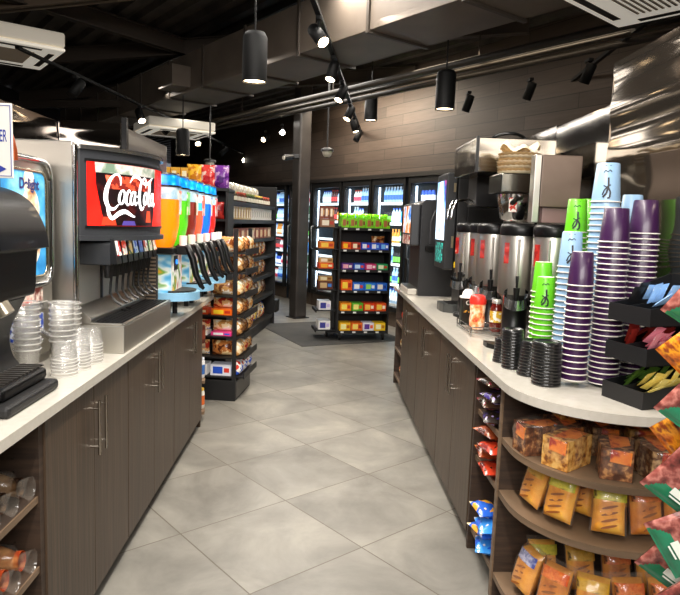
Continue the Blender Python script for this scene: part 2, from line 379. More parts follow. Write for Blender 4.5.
GD = Vector((.115, .9934, 0)).normalized()
def track(p0, length, z, label, name='track_rail'):
    t = thing(name, label, 'light track', (p0[0], p0[1], z), math.atan2(GD.y, GD.x))
    part('rail', MB().box(0, length, -.018, .018, .022, .05), SPOTM, t)
    for k in range(0): part('hanger_rod', MB().cyl((length*(k+.5)/4, 0, .03), (length*(k+.5)/4, 0, 3.6-z), .004, n=6), SPOTM, t)
    return t
def spot(x, y, z, aim, label, lit=True, power=0, glow=LAMPM, r=.045, L=.17):
    t = thing('track_spotlight', label, 'spotlight', (x, y, z), 0, 'black track spotlights')
    d = (Vector(aim)-Vector((x, y, z))).normalized(); c = Vector((0, 0, -.1))
    part('stem', MB().cyl((0, 0, 0), (0, 0, -.09), .008, n=8).box(-.02, .02, -.05, .05, -.005, .02), SPOTM, t)
    a = c-d*L*.5; b_ = c+d*L*.5
    q = d.to_track_quat('Z', 'Y').to_matrix().to_4x4(); M = Tr(*a) @ q
    part('lamp_head', MB().lathe([(r*.9, 0), (r, .015), (r, L), (r*.9, L), (r*.88, L-.02)], n=20, M=M, cap=False).lathe([(.001, 0), (r*.9, 0)], n=20, M=M, cap=False), SPOTM, t)
    part('bulb', MB().lathe([(r*.88, L-.008), (.001, L-.006)], n=20, M=M, cap=False), glow if lit else mat('1c1712', .5), t)
    if power:
        l = bpy.data.lights.new('spot_beam', 'SPOT'); l.energy = power; l.spot_size = 1.1; l.spot_blend = .6; l.shadow_soft_size = .04; l.color = (1, .88, .72)
        lo = bpy.data.objects.new('spot_beam', l); COL.objects.link(lo); lo.parent = t; lo.matrix_local = Tr(*(c+d*(L*.5+.01))) @ (-d).to_track_quat('Z', 'Y').to_matrix().to_4x4()
track((-2.62, 5.6), 9.0, 2.825, 'long black lighting track running over the drink counter')
track((-.24, 2.8), 7.6, 2.825, 'long black lighting track running down the middle of the aisle')
track((2.15, 3.4), 3.2, 2.95, 'black lighting track above the steel panels behind the coffee counter')
for i, (y, aim, lit, pw) in enumerate([(4.4, (.9, 3.2, 1.4), True, 60), (5.4, (-.4, 4.6, 1.0), True, 50), (6.3, (-.6, 5.4, 1.), True, 40), (7.4, (-.5, 6.6, 1.), True, 0), (8.3, (.9, 8.0, 1.2), True, 70), (9.2, (-.1, 8.6, 1.4), False, 0)]):
    x = -.24+(y-2.8)*.1158
    spot(x, y, 2.825, aim, 'black track spotlight on the middle track, %s from the entrance end' % ORD[i], lit, pw)
for i, (y, aim, lit, pw) in enumerate([(6.6, (-3.2, 5.6, 1.2), False, 0), (8.2, (-1.6, 7.2, 1.5), True, 40), (9.2, (-2.9, 8.8, 2.0), False, 0), (10.5, (-1.5, 9.3, 1.6), True, 60), (12.1, (-2.6, 11.6, 2.), False, 0), (13.8, (-.9, 4., 1.75), True, 0)]):
    x = -2.62+(y-5.6)*.1158
    spot(x, y, 2.825, aim, 'black track spotlight on the track over the drink counter, %s from the entrance end' % ORD[i], lit, pw, LAMPW if i == 5 else LAMPM, r=.06 if i in (5,) else .05, L=.2)
spot(-.66, 10.3, 2.98, (0, 4, 1.6), 'bright spotlight glaring beside the column top', True, 0, LAMPW)
spot(-.98, 10.9, 2.95, (-1.6, 9.5, 2.2), 'dim spotlight next to the glaring one beside the column', True, 60)
for i, (x, y, z) in enumerate([(1.55, 6.9, 2.9), (2.05, 6.4, 2.95), (2.3, 5.6, 2.95)]):
    spot(x, y, z, (x-.3, y+.6, 1.6), 'unlit black spotlight against the plank wall above the coffee machines, %s from the aisle' % ORD[i], False, 0)
def dome(x, y, z, label, top=3.6):
    t = thing('dome_camera', label, 'camera', (x, y, z), 0, 'dome cameras')
    part('housing', MB().lathe([(.085, .0), (.085, .025), (.05, .045), (.012, .05)], n=20), mat('1b1a19', .4), t)
    part('dome', MB().lathe([(.066, 0), (.066, -.02), (.05, -.06), (.03, -.075), (.001, -.08)], n=20, cap=False), mat('b9b2a4', .3), t)
    part('lens', MB().lathe([(.022, -.06), (.022, -.083), (.001, -.086)], n=14, cap=False), BLACKG, t)
    part('rod', MB().cyl((0, 0, .05), (0, 0, top-z), .012, n=8), mat('1b1a19', .5), t)
dome(.06, 8.5, 2.41, 'dome security camera on a long rod in front of the plank wall')
dome(-1.58, 9.0, 2.25, 'dome security camera hanging above the snack gondola')
t = thing('bullet_camera', 'small black camera fixed to the side of the steel column', 'camera', (-.44, 9.4, 2.42))
part('mount', MB().box(-.02, .1, -.03, .03, -.03, .03), BLACK, t, bev=.005); part('body', MB().cyl((0, 0, -.01), (-.12, -.1, -.04), .04, n=16), BLACK, t); part('lens', MB().cyl((-.12, -.1, -.04), (-.128, -.107, -.042), .03, n=16), mat('cfc8bb', .3), t)

# ------------------------------------------------------------------ coolers
PXB = [-1.75, -.79, .0, .92, 1.72, 2.55, 3.45]
def wall_t(px):
    r = (px-340)/626+.035; y = 10.79/(1+1.732*r); return (10.79-y)/.8660254
BAYS = [(wall_t(258), wall_t(283.5)), (wall_t(287), wall_t(309)), (wall_t(310), wall_t(338)), (wall_t(340), wall_t(367.5)), (wall_t(369), wall_t(402)), (wall_t(405), wall_t(440))]
FRM = mat('141312', .4)
INN = mat('2a3844', .6)
LED = mat('d6ecff', .5, emit=4.)
BOTTLE_PROF = [(.001, 0), (.03, .0), (.033, .012), (.033, .13), (.03, .15), (.016, .185), (.013, .2), (.013, .205)]
def bottle_mesh(h_, liq, cap, lab):
    k = ('b', h_, liq, cap, lab)
    if k in _m: return _m[k]
    s = h_/.225
    mb = MB().lathe([(r, z*s) for r, z in BOTTLE_PROF], n=10, mi=0, cap=False).lathe([(.015, .203*s), (.015, .225*s), (.001, .226*s)], n=10, mi=1, cap=False).lathe([(.0338, .05*s), (.0338, .115*s)], n=10, mi=2, cap=False)
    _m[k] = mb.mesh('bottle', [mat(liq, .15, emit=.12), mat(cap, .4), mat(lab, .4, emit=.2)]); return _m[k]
def can_mesh(c1, c2):
    k = ('c', c1, c2)
    if k in _m: return _m[k]
    mb = MB().lathe([(.026, 0), (.033, .008), (.033, .12), (.027, .135), (.027, .14)], n=10, mi=0).lathe([(.0335, .03), (.0335, .09)], n=10, mi=1, cap=False)
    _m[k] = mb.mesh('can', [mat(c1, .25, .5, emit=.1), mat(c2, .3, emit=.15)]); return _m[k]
DR = [('bottle', .24, '4a1410', 'c21a1a', 'd42a22', 'cola'), ('bottle', .24, '1f6b3a', '2f9a4a', 'e8efe2', 'green'), ('bottle', .25, '9fc4e0', 'e8f0f8', '2a5fb0', 'water'), ('bottle', .22, 'e08a20', 'e8a030', 'f0e0a0', 'orange juice'),
      ('bottle', .23, 'b9d8f0', '2c60c8', 'f2f6fa', 'clear'), ('can', '2a4fae', 'e8e8f0', 'blue'), ('can', 'b8201c', 'f0e8e0', 'red'), ('can', 'd8dde0', '3a7a3a', 'silver'), ('bottle', .22, 'e8e4da', 'd03a2a', 'c83a50', 'milk'), ('bottle', .22, '6b2a60', 'd8d8d8', '8a4a9a', 'purple'), ('can', '1a1a1c', '66c83a', 'black'), ('bottle', .23, '35a0d8', 'f08020', '2a70c8', 'blue sports')]
BAYN = ['at the far corner', 'behind the column', 'next to the column', 'behind the wheeled rack, hinge side', 'behind the wheeled rack, aisle side', 'beside the coffee counter']
LP = bpy.data.lights
for bi, (t0, t1) in enumerate(BAYS):
    w = t1-t0; P = W0+WD*t0
    c = thing('display_cooler', ['upright drinks cooler door at the far corner beyond the snack gondola', 'upright drinks cooler standing behind the steel column with a bright light strip', 'upright drinks cooler with glass door next to the steel column', 'glass door drinks cooler directly behind the snack boxes of the wheeled rack', 'glass door drinks cooler full of blue water bottles behind the rack', 'glass door drinks cooler behind the black dispenser on the coffee counter'][bi], 'cooler', P, WA, 'glass door coolers')
    z0, z1 = .22, CT
    case = MB().box(0, w, .75, .8, 0, z1).box(-.01, .01, .06, .8, 0, z1).box(w-.01, w+.01, .06, .8, 0, z1).box(0, w, .06, .8, .1, z0).box(0, w, .06, .8, z1-.06, z1)
    part('case', case, INN, c)
    part('kick_plate', MB().box(0, w, .03, .08, 0, z0), mat('5a4c40', .6), c)
    fr = MB().box(0, .05, -.02, .05, z0, z1).box(w-.05, w, -.02, .05, z0, z1).box(.05, w-.05, -.02, .05, z1-.09, z1).box(.05, w-.05, -.02, .05, z0, z0+.07)
    d = part('door', fr, FRM, c, bev=.004)
    part('pane', MB().box(.05, w-.05, .005, .015, z0+.07, z1-.09), GLASS, d)
    part('handle', MB().tube([(.075, -.02, 1.0), (.075, -.06, 1.02), (.075, -.06, 1.38), (.075, -.02, 1.4)], .012), mat('8a8a88', .3, 1.), d)
    part('light_strip', MB().box(.055, .075, .07, .09, z0+.1, z1-.12), LED, c)
    for k in range(6):
        zs = .30+.295*k
        part('shelf', MB().box(.02, w-.02, .12, .72, zs-.012, zs).box(.02, w-.02, .11, .12, zs-.02, zs+.02, 1), [mat('9aa4aa', .4), mat('d8dcd8', .5, emit=.25)], c)
        n = int((w-.15)/.071); kk = R.randrange(12); run = 0; kind = DR[kk]
        prefer = {0: [2, 4, 5, 8], 1: [1, 2, 7], 2: [0, 1, 2, 4], 3: [2, 4, 5, 2], 4: [2, 4, 3, 11, 2], 5: [2, 0, 6, 5]}[bi]
        for j in range(n):
            if run <= 0: kind = DR[R.choice(prefer) if R.random() < .6 else R.randrange(12)]; run = R.choice([2, 3, 3, 4])
            run -= 1
            lx = .11+j*.071; p = P+WD*lx+WN*.17+Vector((0, 0, zs+.0015))
            s = seen(p+Vector((0, 0, .1)), 262, 446, 165, 330)
            if not s: continue
            if 290 < s[0] < 307: continue
            if 322 < s[0] < 389 and s[1] > 232: continue
            if s[0] > 405 and s[1] > 222: continue
            if s[0] > 434: continue
            nm = kind[0]; me = bottle_mesh(kind[1], kind[2], kind[3], kind[4]) if nm == 'bottle' else can_mesh(kind[1], kind[2])
            o = link('drink_'+nm, me, loc=p, rz=R.random()*6)
            if nm == 'can': o.scale = (1.05, 1.05, 1.25)
            tag(o, '%s drink %s, %s in its row, %s cooler shelf, %s' % (kind[-1], nm, ORD[j], ORD[k], BAYN[bi].replace('behind the wheeled rack, ', 'rack-side cooler, ')), nm, 'drinks in the coolers')
    l = LP.new('cooler_light', 'AREA'); l.shape = 'RECTANGLE'; l.size = w*.8; l.size_y = 1.6; l.energy = 8; l.color = (.72, .86, 1.)
    lo = bpy.data.objects.new('cooler_light', l); COL.objects.link(lo); lo.parent = c; lo.location = (w/2, .1, 1.2); lo.rotation_euler = (PI/2, 0, 0)
mb = MB().box(BAYS[0][0]-6, BAYS[0][0], .0, .8, 0, CT).box(BAYS[-1][1], 9, 0, .8, 0, CT)
struct('wall_cooler_side', mb, mat('1a1714', .7), loc=W0, rz=WA)
struct('trim_9', MB().box(-8.6, 9, -.04, .1, CT, CT+.06), mat('1e1a17', .5), loc=W0, rz=WA)


# ------------------------------------------------------------------ counters and cabinets
HAND = mat('b8b0a4', .25, 1.)
def handle(parent, x, y, z, sx):
    h = part('handle', MB().cyl((x+sx*.032, y, z-.10), (x+sx*.032, y, z+.10), .006, n=10).cyl((x, y, z-.07), (x+sx*.032, y, z-.07), .0045, n=8).cyl((x, y, z+.07), (x+sx*.032, y, z+.07), .0045, n=8), HAND, parent)
    return h
def cabinet(xf, xb, y0, y1, sx, label, group):
    """two-door base unit, front plane xf, sx = +1 faces +x"""
    t = thing('base_cabinet', label, 'cabinet', ((xf+xb)/2, (y0+y1)/2, 0), 0, group)
    ox, oy = (xf+xb)/2, (y0+y1)/2
    xi = xf-sx*.02
    X0, X1 = sorted((xi-ox, xb-ox))
    part('carcass', MB().box(X0, X1, y0-oy+.001, y1-oy-.001, .08, .878), WOODIN, t)
    kx0, kx1 = sorted((xf-sx*.055-ox, xb-ox)); part('toe_kick', MB().box(kx0, kx1, y0-oy, y1-oy, 0, .08), mat('15110e', .6), t)
    ym = (y0+y1)/2
    for (a, b_, hy) in ((y0, ym, ym-.035), (ym, y1, ym+.035)):
        dx0, dx1 = sorted((xi-ox, xf-ox))
        d = part('door', MB().box(dx0, dx1, a-oy+.0015, b_-oy-.0015, .07, .868), WOOD, t, bev=.0015)
        handle(d, xf-ox, hy-oy, .72, sx)
    return t
XL, XRt = -.80, .722
for (a, b_, lb) in ((1.83, 2.64, 'dark wood cabinet under the clear cups and cappuccino machine'), (2.645, 3.495, 'dark wood two door cabinet under the soda fountain'), (3.50, 4.34, 'dark wood two door cabinet under the frozen drink machines')):
    cabinet(XL, -1.40, a, b_, 1, lb, 'cabinets under the drink counter')
for (a, b_, lb) in ((2.76, 3.575, 'dark wood two door cabinet under the coffee servers, beside the open snack cubbies'), (3.58, 4.395, 'dark wood two door cabinet under the tall black coffee machine'), (4.40, 5.25, 'dark wood two door cabinet at the rack end of the coffee counter')):
    cabinet(XRt, 1.33, a, b_, -1, lb, 'cabinets under the coffee counter')

def open_unit(t, xf, xb, y0, y1, zs, open_x=True):
    pass
# open shelf unit near the camera on the drink counter
t = thing('open_shelf_unit', 'open dark wood shelf unit nearest the entrance holding wrapped bread', 'shelf unit', (-1.1, 1.2, 0))
def lx(x): return x+1.1
def ly(y): return y-1.2
for y0, y1 in ((.70, .72), (1.80, 1.828)):
    part('side_panel', MB().box(-.3, lx(-.806), ly(y0), ly(y1), 0, .878), WOODIN, t)
part('back_panel', MB().box(-.3, -.28, ly(.72), ly(1.80), 0, .878), WOODIN, t)
for z in (.10, .405, .625):
    part('shelf', MB().box(-.28, lx(-.815), ly(.72), ly(1.80), z, z+.02).box(lx(-.815), lx(-.81), ly(.72), ly(1.80), z, z+.02, 1), [WOODIN, SHELFW], t)
pn = MB()
for z in (.2, .25, .3, .35, .46, .50, .54, .58, .68, .72, .76, .80): pn.cyl((lx(-.88), ly(1.8)-.001, z), (lx(-.88), ly(1.799), z), .0035, n=8)
part('peg_hole_strip', pn, mat('8a8378', .4), t)
# small open end shelf on the drink counter (far end)
t = thing('end_shelf_unit', 'small open dark wood shelf closing the far end of the drink counter', 'shelf unit', (-1.1, 4.34, 0))
part('back_panel', MB().box(-.3, lx(-.81), .001, .02, 0, .878), WOOD, t)
def quarter(cx, cy, rx, ry, n=12, a0=0, a1=PI/2): return [(cx+rx*math.cos(a0+(a1-a0)*i/n), cy+ry*math.sin(a0+(a1-a0)*i/n)) for i in range(n+1)]
for z in (.06, .29, .55):
    part('shelf', MB().prism([(-.3, .02)]+quarter(0.0, .1, .3, .3)+[(-.3, .40)], 'z', z, z+.02), SHELFW, t)
part('side_panel', MB().box(-.3, -.28, .02, .4, 0, .878), WOODIN, t)
# drink counter top with a rounded far end
ctp = [(-1.5, .5), (-.778, .5)]+[(-.778-.22+.22*math.cos(a), 4.66+.22*math.sin(a)) for a in [i*PI/16 for i in range(9)]]+[(-1.5, 4.88)]
o = part('countertop', MB().prism(ctp, 'z', .88, ZC), COUNTER, None, bev=.003); tag(o, 'long white stone worktop running under the soda and frozen drink machines', 'countertop')

# ---- coffee counter, rounded near corner
def arc_out(xf, yf, r, n=14, x_end=2.3):
    cx, cy = xf+r, yf+r
    return [(cx+r*math.cos(a), cy+r*math.sin(a)) for a in [PI+(PI/2)*i/n for i in range(n+1)]]+[(x_end, yf)]
cp = [(.70, 5.78)]+arc_out(.70, 1.862, .38)+[(2.3, 2.9), (1.36, 2.9), (1.36, 5.78)]
o = part('countertop', MB().prism(cp, 'z', .88, ZC), COUNTER, None, bev=.003); tag(o, 'white stone worktop with rounded corner under the coffee machines and cups', 'countertop')
# corner unit with curved shelves
t = thing('curved_shelf_unit', 'rounded dark wood corner shelf filled with wrapped cakes and breads', 'shelf unit', (0, 0, 0))
SH = (.085, .43, .645)
for k, z in enumerate(SH):
    pl = arc_out(.735, 1.88, .37)
    part('curved_shelf', MB().prism([(.735, 2.35)]+pl+[(2.3, 2.35)], 'z', z, z+.024, 0), SHELFW, t, bev=.002)
part('divider_panel', MB().box(.735, 1.33, 2.351, 2.371, .0, .878), WOODIN, t, bev=.001)
part('divider_edge', MB().box(.728, .7345, 2.347, 2.373, .0, .878), SHELFW, t)
part('back_panel', MB().box(1.331, 2.3, 2.351, 2.371, .0, .878), WOODIN, t)
part('plinth', MB().prism([(.79, 2.35)]+arc_out(.79, 1.94, .33)+[(2.3, 2.35)], 'z', 0, .085), mat('2b221b', .6), t)
part('headboard', MB().prism([(.76, 2.35)]+arc_out(.76, 1.91, .35)+[(2.3, 2.35)], 'z', .862, .879), WOODIN, t)
# aisle-facing snack cubbies
t = thing('open_shelf_unit', 'narrow open dark wood cubbies with snack bags beside the rounded corner', 'shelf unit', (1.0, 2.56, 0))
part('back_panel', MB().box(.31, .33, -.185, .19, 0, .878), WOODIN, t)
part('side_panel', MB().box(-.275, .31, .17, .19, 0, .878), WOODIN, t)
for z in SH: part('shelf', MB().box(-.255, .31, -.185, .17, z, z+.022).box(-.262, -.255, -.185, .17, z, z+.022, 1), [WOODIN, SHELFW], t)
part('toe_kick', MB().box(-.2, .31, -.185, .19, 0, .08), mat('15110e', .6), t)
# open end unit far end
t = thing('end_shelf_unit', 'open dark wood end shelf of the coffee counter beside the wheeled rack', 'shelf unit', (1.0, 5.5, 0))
part('back_panel', MB().box(.31, .33, -.245, .25, 0, .878), WOODIN, t)
part('side_panel', MB().box(-.27, .31, .23, .25, 0, .878), WOODIN, t)
for z in (.085, .33, .58): part('shelf', MB().box(-.262, .31, -.245, .23, z, z+.022).box(-.27, -.262, -.245, .23, z, z+.022, 1), [WOODIN, SHELFW], t)

# ---- steel splash walls
def panel(p0, p1, z0, z1, m, name, th=.03, label=None, cat='panel', side=-1, amp=.0018, wob=1, per=.15):
    p0, p1 = Vector((*p0, 0)), Vector((*p1, 0)); d = p1-p0
    mb = MB(); L = d.length; nx, nz = max(2, int(L/.06)), 110; sgn = side
    vs = []
    for j in range(nz+1):
        z = z0+(z1-z0)*j/nz
        for i in range(nx+1):
            x = L*i/nx
            w_ = amp*(math.sin(2*PI*(z+.006*math.sin(x*1.6+1)*wob)/per)+.3*math.sin(2*PI*z/.31)+(.9*math.sin(x*9)*math.sin(z*14+1) if wob > 1 else .0)) if amp else 0
            vs.append((x, sgn*(th/2)+w_, z))
    mb.add(vs, [(j*(nx+1)+i, j*(nx+1)+i+1, (j+1)*(nx+1)+i+1, (j+1)*(nx+1)+i) for j in range(nz) for i in range(nx)], 0, True)
    mb.box(0, L, min(0, -sgn*th/2), max(0, -sgn*th/2), z0, z1)
    for (a_, b_) in ((0, .001), (L-.001, L)): mb.box(a_, b_, -th/2, th/2, z0, z1)
    mb.box(0, L, -th/2, th/2, z1-.001, z1)
    o = part(name, mb, m, None, loc=p0, rz=math.atan2(d.y, d.x))
    tag(o, label, cat); return o
panel((-1.60, .6), (-1.60, 3.9), ZC+.001, 2.02, STEELW, 'steel_panel', label='wavy stainless steel splash panel on the wall behind the cappuccino machine', wob=2.5, amp=.0016)
panel((-1.58, 3.9), (-1.225, 3.92), ZC+.001, 2.03, STEELW, 'steel_panel', label='rippled stainless steel panel stepping out behind the soda fountain', wob=2.5, amp=.0016)
panel((-1.2, 3.94), (-1.19, 4.85), ZC+.001, 2.0, STEELD, 'steel_panel', label='plain grey steel side panel behind the frozen drink bowls')
part_post = part('panel_post', MB().box(-1.215, -1.185, 3.90, 3.93, ZC, 2.06), BLACK, None); tag(part_post, 'thin black post at the corner of the rippled steel panel', 'post')
panel((1.37, 3.0), (1.32, .9), ZC+.001, 2.265, STEELP, 'steel_panel', label='tall brushed steel splash panel behind the paper cup towers', amp=.0036, per=.21, wob=.6)
panel((1.375, 3.01), (1.385, 3.72), ZC+.001, 2.08, STEELW, 'steel_panel', label='lower rippled steel panel joining the tall one behind the cups', wob=2.5, amp=.0016)
panel((1.385, 3.73), (1.40, 5.75), ZC+.001, 2.09, STEELW, 'steel_panel', label='rippled steel panel behind the paper coffee filters', wob=2.5, amp=.0016)

# ------------------------------------------------------------------ lights
def area(name, loc, sx, sy, e, col=(1, .94, .86), rot=(0, 0, 0)):
    l = LP.new(name, 'AREA'); l.shape = 'RECTANGLE'; l.size = sx; l.size_y = sy; l.energy = e; l.color = col
    o = bpy.data.objects.new(name, l); COL.objects.link(o); o.location = loc; o.rotation_euler = rot; return o
area('added_aisle_fill', (-.05, 1.6, 3.2), .07, 2.8, 115)  # unseen ceiling fill for the foreground, narrowed so steel shows thin lines
area('added_aisle_fill', (.1, 5.2, 3.3), .07, 2.8, 75)  # second added thin fill, farther down the aisle
area('added_streak_light', (-.62, 6.2, 2.95), .07, 9.0, 30)  # unseen strips added so the steel panels reflect bright streaks
area('added_streak_light', (.42, 5.4, 2.95), .07, 7.0, 26)
area('added_streak_light', (-1.9, 8.2, 2.95), .07, 9.0, 30)
area('added_front_fill', (0, -1.6, 2.7), 3., 1.2, 165, (1, .95, .9), (math.radians(50), 0, 0))  # unseen frontal fill behind the camera, brightens the shelves
area('added_far_fill', (-.2, 8.2, 3.3), 1.6, 1.6, 60)  # area fill added over the far aisle, without a fixture
area('wall_washer', (1.6, 5.8, 3.1), 2.2, .12, 5, (1, .82, .6), (math.radians(35), 0, -.9))
area('wall_washer', (.3, 8.9, 3.2), 2., .12, 55, (1, .86, .68), (math.radians(35), 0, -1.0))
w = bpy.data.worlds.new('world'); SC.world = w; w.use_nodes = True
w.node_tree.nodes['Background'].inputs[0].default_value = (.9, .92, 1, 1); w.node_tree.nodes['Background'].inputs[1].default_value = .2
SC.view_settings.view_transform = 'Standard'; SC.view_settings.look = 'Medium Contrast'; SC.view_settings.exposure = .15
try:
    SC.cycles.use_denoising = True; SC.cycles.max_bounces = 8; SC.cycles.sample_clamp_indirect = 4; SC.cycles.transparent_max_bounces = 24
except Exception: pass
# ------------------------------------------------------------------ drink counter machines
# soda fountain
sf = thing('soda_fountain', 'tall stainless soda fountain with bowed red lit sign showing white script', 'soda fountain', (-1.1, 2.96, ZC))
def S(x, y, z): return (x+1.1, y-2.96, z-ZC)
mb = MB(); mb.box(*[-1.3+1.1, -.975+1.1], 2.52-2.96, 2.54-2.96, 0, 1.76-ZC); part('side_panel', mb, STEEL, sf, bev=.004)
part('side_edge', MB().cyl(S(-.972, 2.53, ZC), S(-.972, 2.53, 1.745), .012, n=12), CHROME, sf)
part('back_plate', MB().box(-.2, .11, -.42, .40, 0, .84), steel_mat('matte_steel', 'dcd8d0', rough=.5), sf, bev=.003)
part('seam_strip', MB().box(.11, .118, -.10, -.085, .1, .38), BLACK, sf)
def dsp(a, z, off=0.):
    a = math.radians(a); return (-1.26+(.5+off)*math.cos(a)+1.1, 2.96+(.5+off)*math.sin(a)-2.96, z-ZC)
def band(a0, a1, z0, z1, off, mi=0, n=40, mb=None, th=0):
    mb = mb or MB(); vs = []
    for i in range(n+1):
        a = a0+(a1-a0)*i/n; vs += [dsp(a, z0, off), dsp(a, z1, off)]
    mb.add(vs, [(2*i, 2*i+2, 2*i+3, 2*i+1) for i in range(n)], mi, True); return mb
def bowbox(z0, z1, off, a=54):
    n = 36; poly = [dsp(-a+2*a*i/n, 0, off)[:2] for i in range(n+1)]
    y0 = poly[0][1]; y1 = poly[-1][1]
    return MB().prism([(-.16, y1), (-.16, y0)]+poly, 'z', z0-ZC, z1-ZC)
HOUS = mat('34363a', .38)
hs = part('display_housing', bowbox(1.384, 1.735, 0.), HOUS, sf, bev=.006)
part('top_trim', bowbox(1.735, 1.752, .012), mat('8c8a86', .25, .9), sf, bev=.006)
part('bottom_trim', bowbox(1.372, 1.392, .015), HOUS, sf, bev=.004)
sp = part('lit_sign', band(-50.5, 46, 1.432, 1.69, .003), noise_mat('sign_red', ['e0160f', 'ec2a1e'], scale=5, rough=.25, emit=.9), sf)
part('sign_bezel', band(-51.5, 48, 1.69, 1.70, .006).__class__() if False else band(-51.5, 48, 1.422, 1.433, .006, mb=band(-51.5, 48, 1.689, 1.70, .006)), BLACK, sf)
# the cola glass picture: tapering dark glass with foam and ice
def quadband(pts_l, pts_r, off, n=14):
    """region between left and right edge polylines [(a,z)...] (same count)"""
    mb = MB(); vs = []; k = len(pts_l)
    for (al, zl), (ar, zr) in zip(pts_l, pts_r):
        for i in range(n+1):
            t = i/n; vs.append(dsp(al+(ar-al)*t, zl+(zr-zl)*t, off))
    fs = [(j*(n+1)+i, j*(n+1)+i+1, (j+1)*(n+1)+i+1, (j+1)*(n+1)+i) for j in range(k-1) for i in range(n)]
    return mb.add(vs, fs, 0, True)
L_ = [(-42.2, 1.434), (-44, 1.50), (-46.3, 1.60), (-46.5, 1.655)]; R_ = [(-9, 1.434), (-7.5, 1.50), (-6.5, 1.60), (-6.0, 1.655)]
part('cola_glass_picture', quadband(L_, R_, .0045), noise_mat('cola_dark', [('0c0508', .3), ('1c080c', .5), ('541410', .66), ('8a2418', .76)], scale=14, emit=.5, rough=.3, detail=3), sp)
part('foam_picture', quadband([(-46.5, 1.648), (-46.8, 1.688)], [(-6, 1.648), (-5.8, 1.688)], .005), noise_mat('foam', [('6a806c', .35), ('c6c0b8', .5), ('a8a098', .62)], scale=14, emit=.5), sp)
part('ice_picture', quadband([(-40, 1.585), (-42, 1.64)], [(-12, 1.585), (-10, 1.64)], .0052), noise_mat('ice', [('701810', .35), ('c84428', .5), ('e86848', .62)], scale=30, emit=.8, const=True), sp)
for (a0, a1, z0, z1, h) in ((-44, -36, 1.436, 1.47, 'c83a20'), (-33, -24, 1.436, 1.455, '4a3c8a'), (-16, -11, 1.45, 1.50, 'd84a28')):
    part('ice_cube_picture', quadband([(a0, z0), (a0+1, z1)], [(a1, z0), (a1-1, z1)], .0053), mat(h, .4, emit=.6), sp)
# script lettering drawn as tapering ribbons, in a 0..10 x 0..5 drawing space
def ribbon(strokes, a0, a1, z0, z1, off, W=10., H=5.):
    mb = MB()
    for pts in strokes:
        # catmull-rom
        P = [pts[0]]+list(pts)+[pts[-1]]; out = []
        for i in range(1, len(P)-2):
            for k in range(6):
                t = k/6
                q = [.5*((2*P[i][c])+(-P[i-1][c]+P[i+1][c])*t+(2*P[i-1][c]-5*P[i][c]+4*P[i+1][c]-P[i+2][c])*t*t+(-P[i-1][c]+3*P[i][c]-3*P[i+1][c]+P[i+2][c])*t**3) for c in range(3)]
                out.append(q)
        out.append(list(P[-2])); vs = []
        for i, (x, y, w) in enumerate(out):
            xa, ya, _ = out[max(0, i-1)]; xb, yb, _ = out[min(len(out)-1, i+1)]
            d = math.hypot(xb-xa, yb-ya) or 1; nx, ny = -(yb-ya)/d, (xb-xa)/d
            for sg in (-1, 1):
                X, Y = x+sg*nx*w/2, y+sg*ny*w/2
                vs.append(dsp(a0+(a1-a0)*X/W, z0+(z1-z0)*Y/H, off))
        mb.add(vs, [(2*i, 2*i+2, 2*i+3, 2*i+1) for i in range(len(out)-1)], 0)
    return mb
def loop(cx, cy, rx, ry, w0, w1, a0=60, a1=420, sl=.25):
    out = []
    for i in range(11):
        a = math.radians(a0+(a1-a0)*i/10); y = cy+ry*math.sin(a); out.append((cx+rx*math.cos(a)+sl*(y-cy), y, w0+(w1-w0)*abs(math.cos(a))))
    return out
strokes = [
    # big C with its long underline swash
    [(2.55, 3.55, .1), (2.5, 4.35, .3), (1.95, 4.7, .2), (1.1, 4.2, .35), (.5, 3.1, .55), (.35, 2.0, .6), (.75, 1.15, .45), (1.5, 1.0, .3), (2.2, 1.5, .12)],
    [(.55, 1.5, .3), (.75, .5, .45), (1.25, .0, .4), (2.3, .55, .5), (3.3, .75, .45), (4.4, .35, .3), (5.0, .2, .1)],
    loop(2.75, 2.3, .42, .75, .14, .38),
    [(4.2, 2.8, .25), (3.95, 3.1, .2), (3.55, 2.6, .38), (3.45, 1.8, .38), (3.8, 1.5, .2), (4.25, 2.0, .1)],
    loop(4.6, 2.25, .36, .72, .14, .36), [(5.1, 3.0, .3), (4.98, 2.1, .32), (5.15, 1.55, .28), (5.5, 1.9, .1)],
    [(5.3, 2.45, .18), (5.85, 2.5, .18)],
    # second C with the top swash
    [(7.35, 3.5, .1), (7.35, 4.3, .3), (6.95, 4.55, .2), (6.3, 4.0, .35), (5.95, 2.9, .5), (5.95, 1.8, .5), (6.35, 1.1, .4), (6.95, 1.4, .15)],
    [(4.1, 3.9, .1), (4.8, 4.6, .3), (5.8, 4.55, .35), (6.9, 4.0, .3), (8.0, 4.1, .35), (9.2, 4.75, .12)],
    loop(7.25, 2.3, .36, .72, .14, .36),
    [(8.0, 2.0, .15), (8.55, 3.4, .2), (8.45, 4.2, .2), (8.15, 3.4, .36), (7.98, 2.0, .36), (8.2, 1.5, .25), (8.6, 1.8, .1)],
    loop(9.0, 2.25, .34, .7, .14, .34), [(9.5, 3.0, .3), (9.35, 2.1, .32), (9.55, 1.5, .28), (9.95, 1.9, .1)],
]
part('script_lettering', ribbon(strokes, -43, -6.5, 1.465, 1.658, .0065), mat('ffffff', .4, emit=1.2), sp)
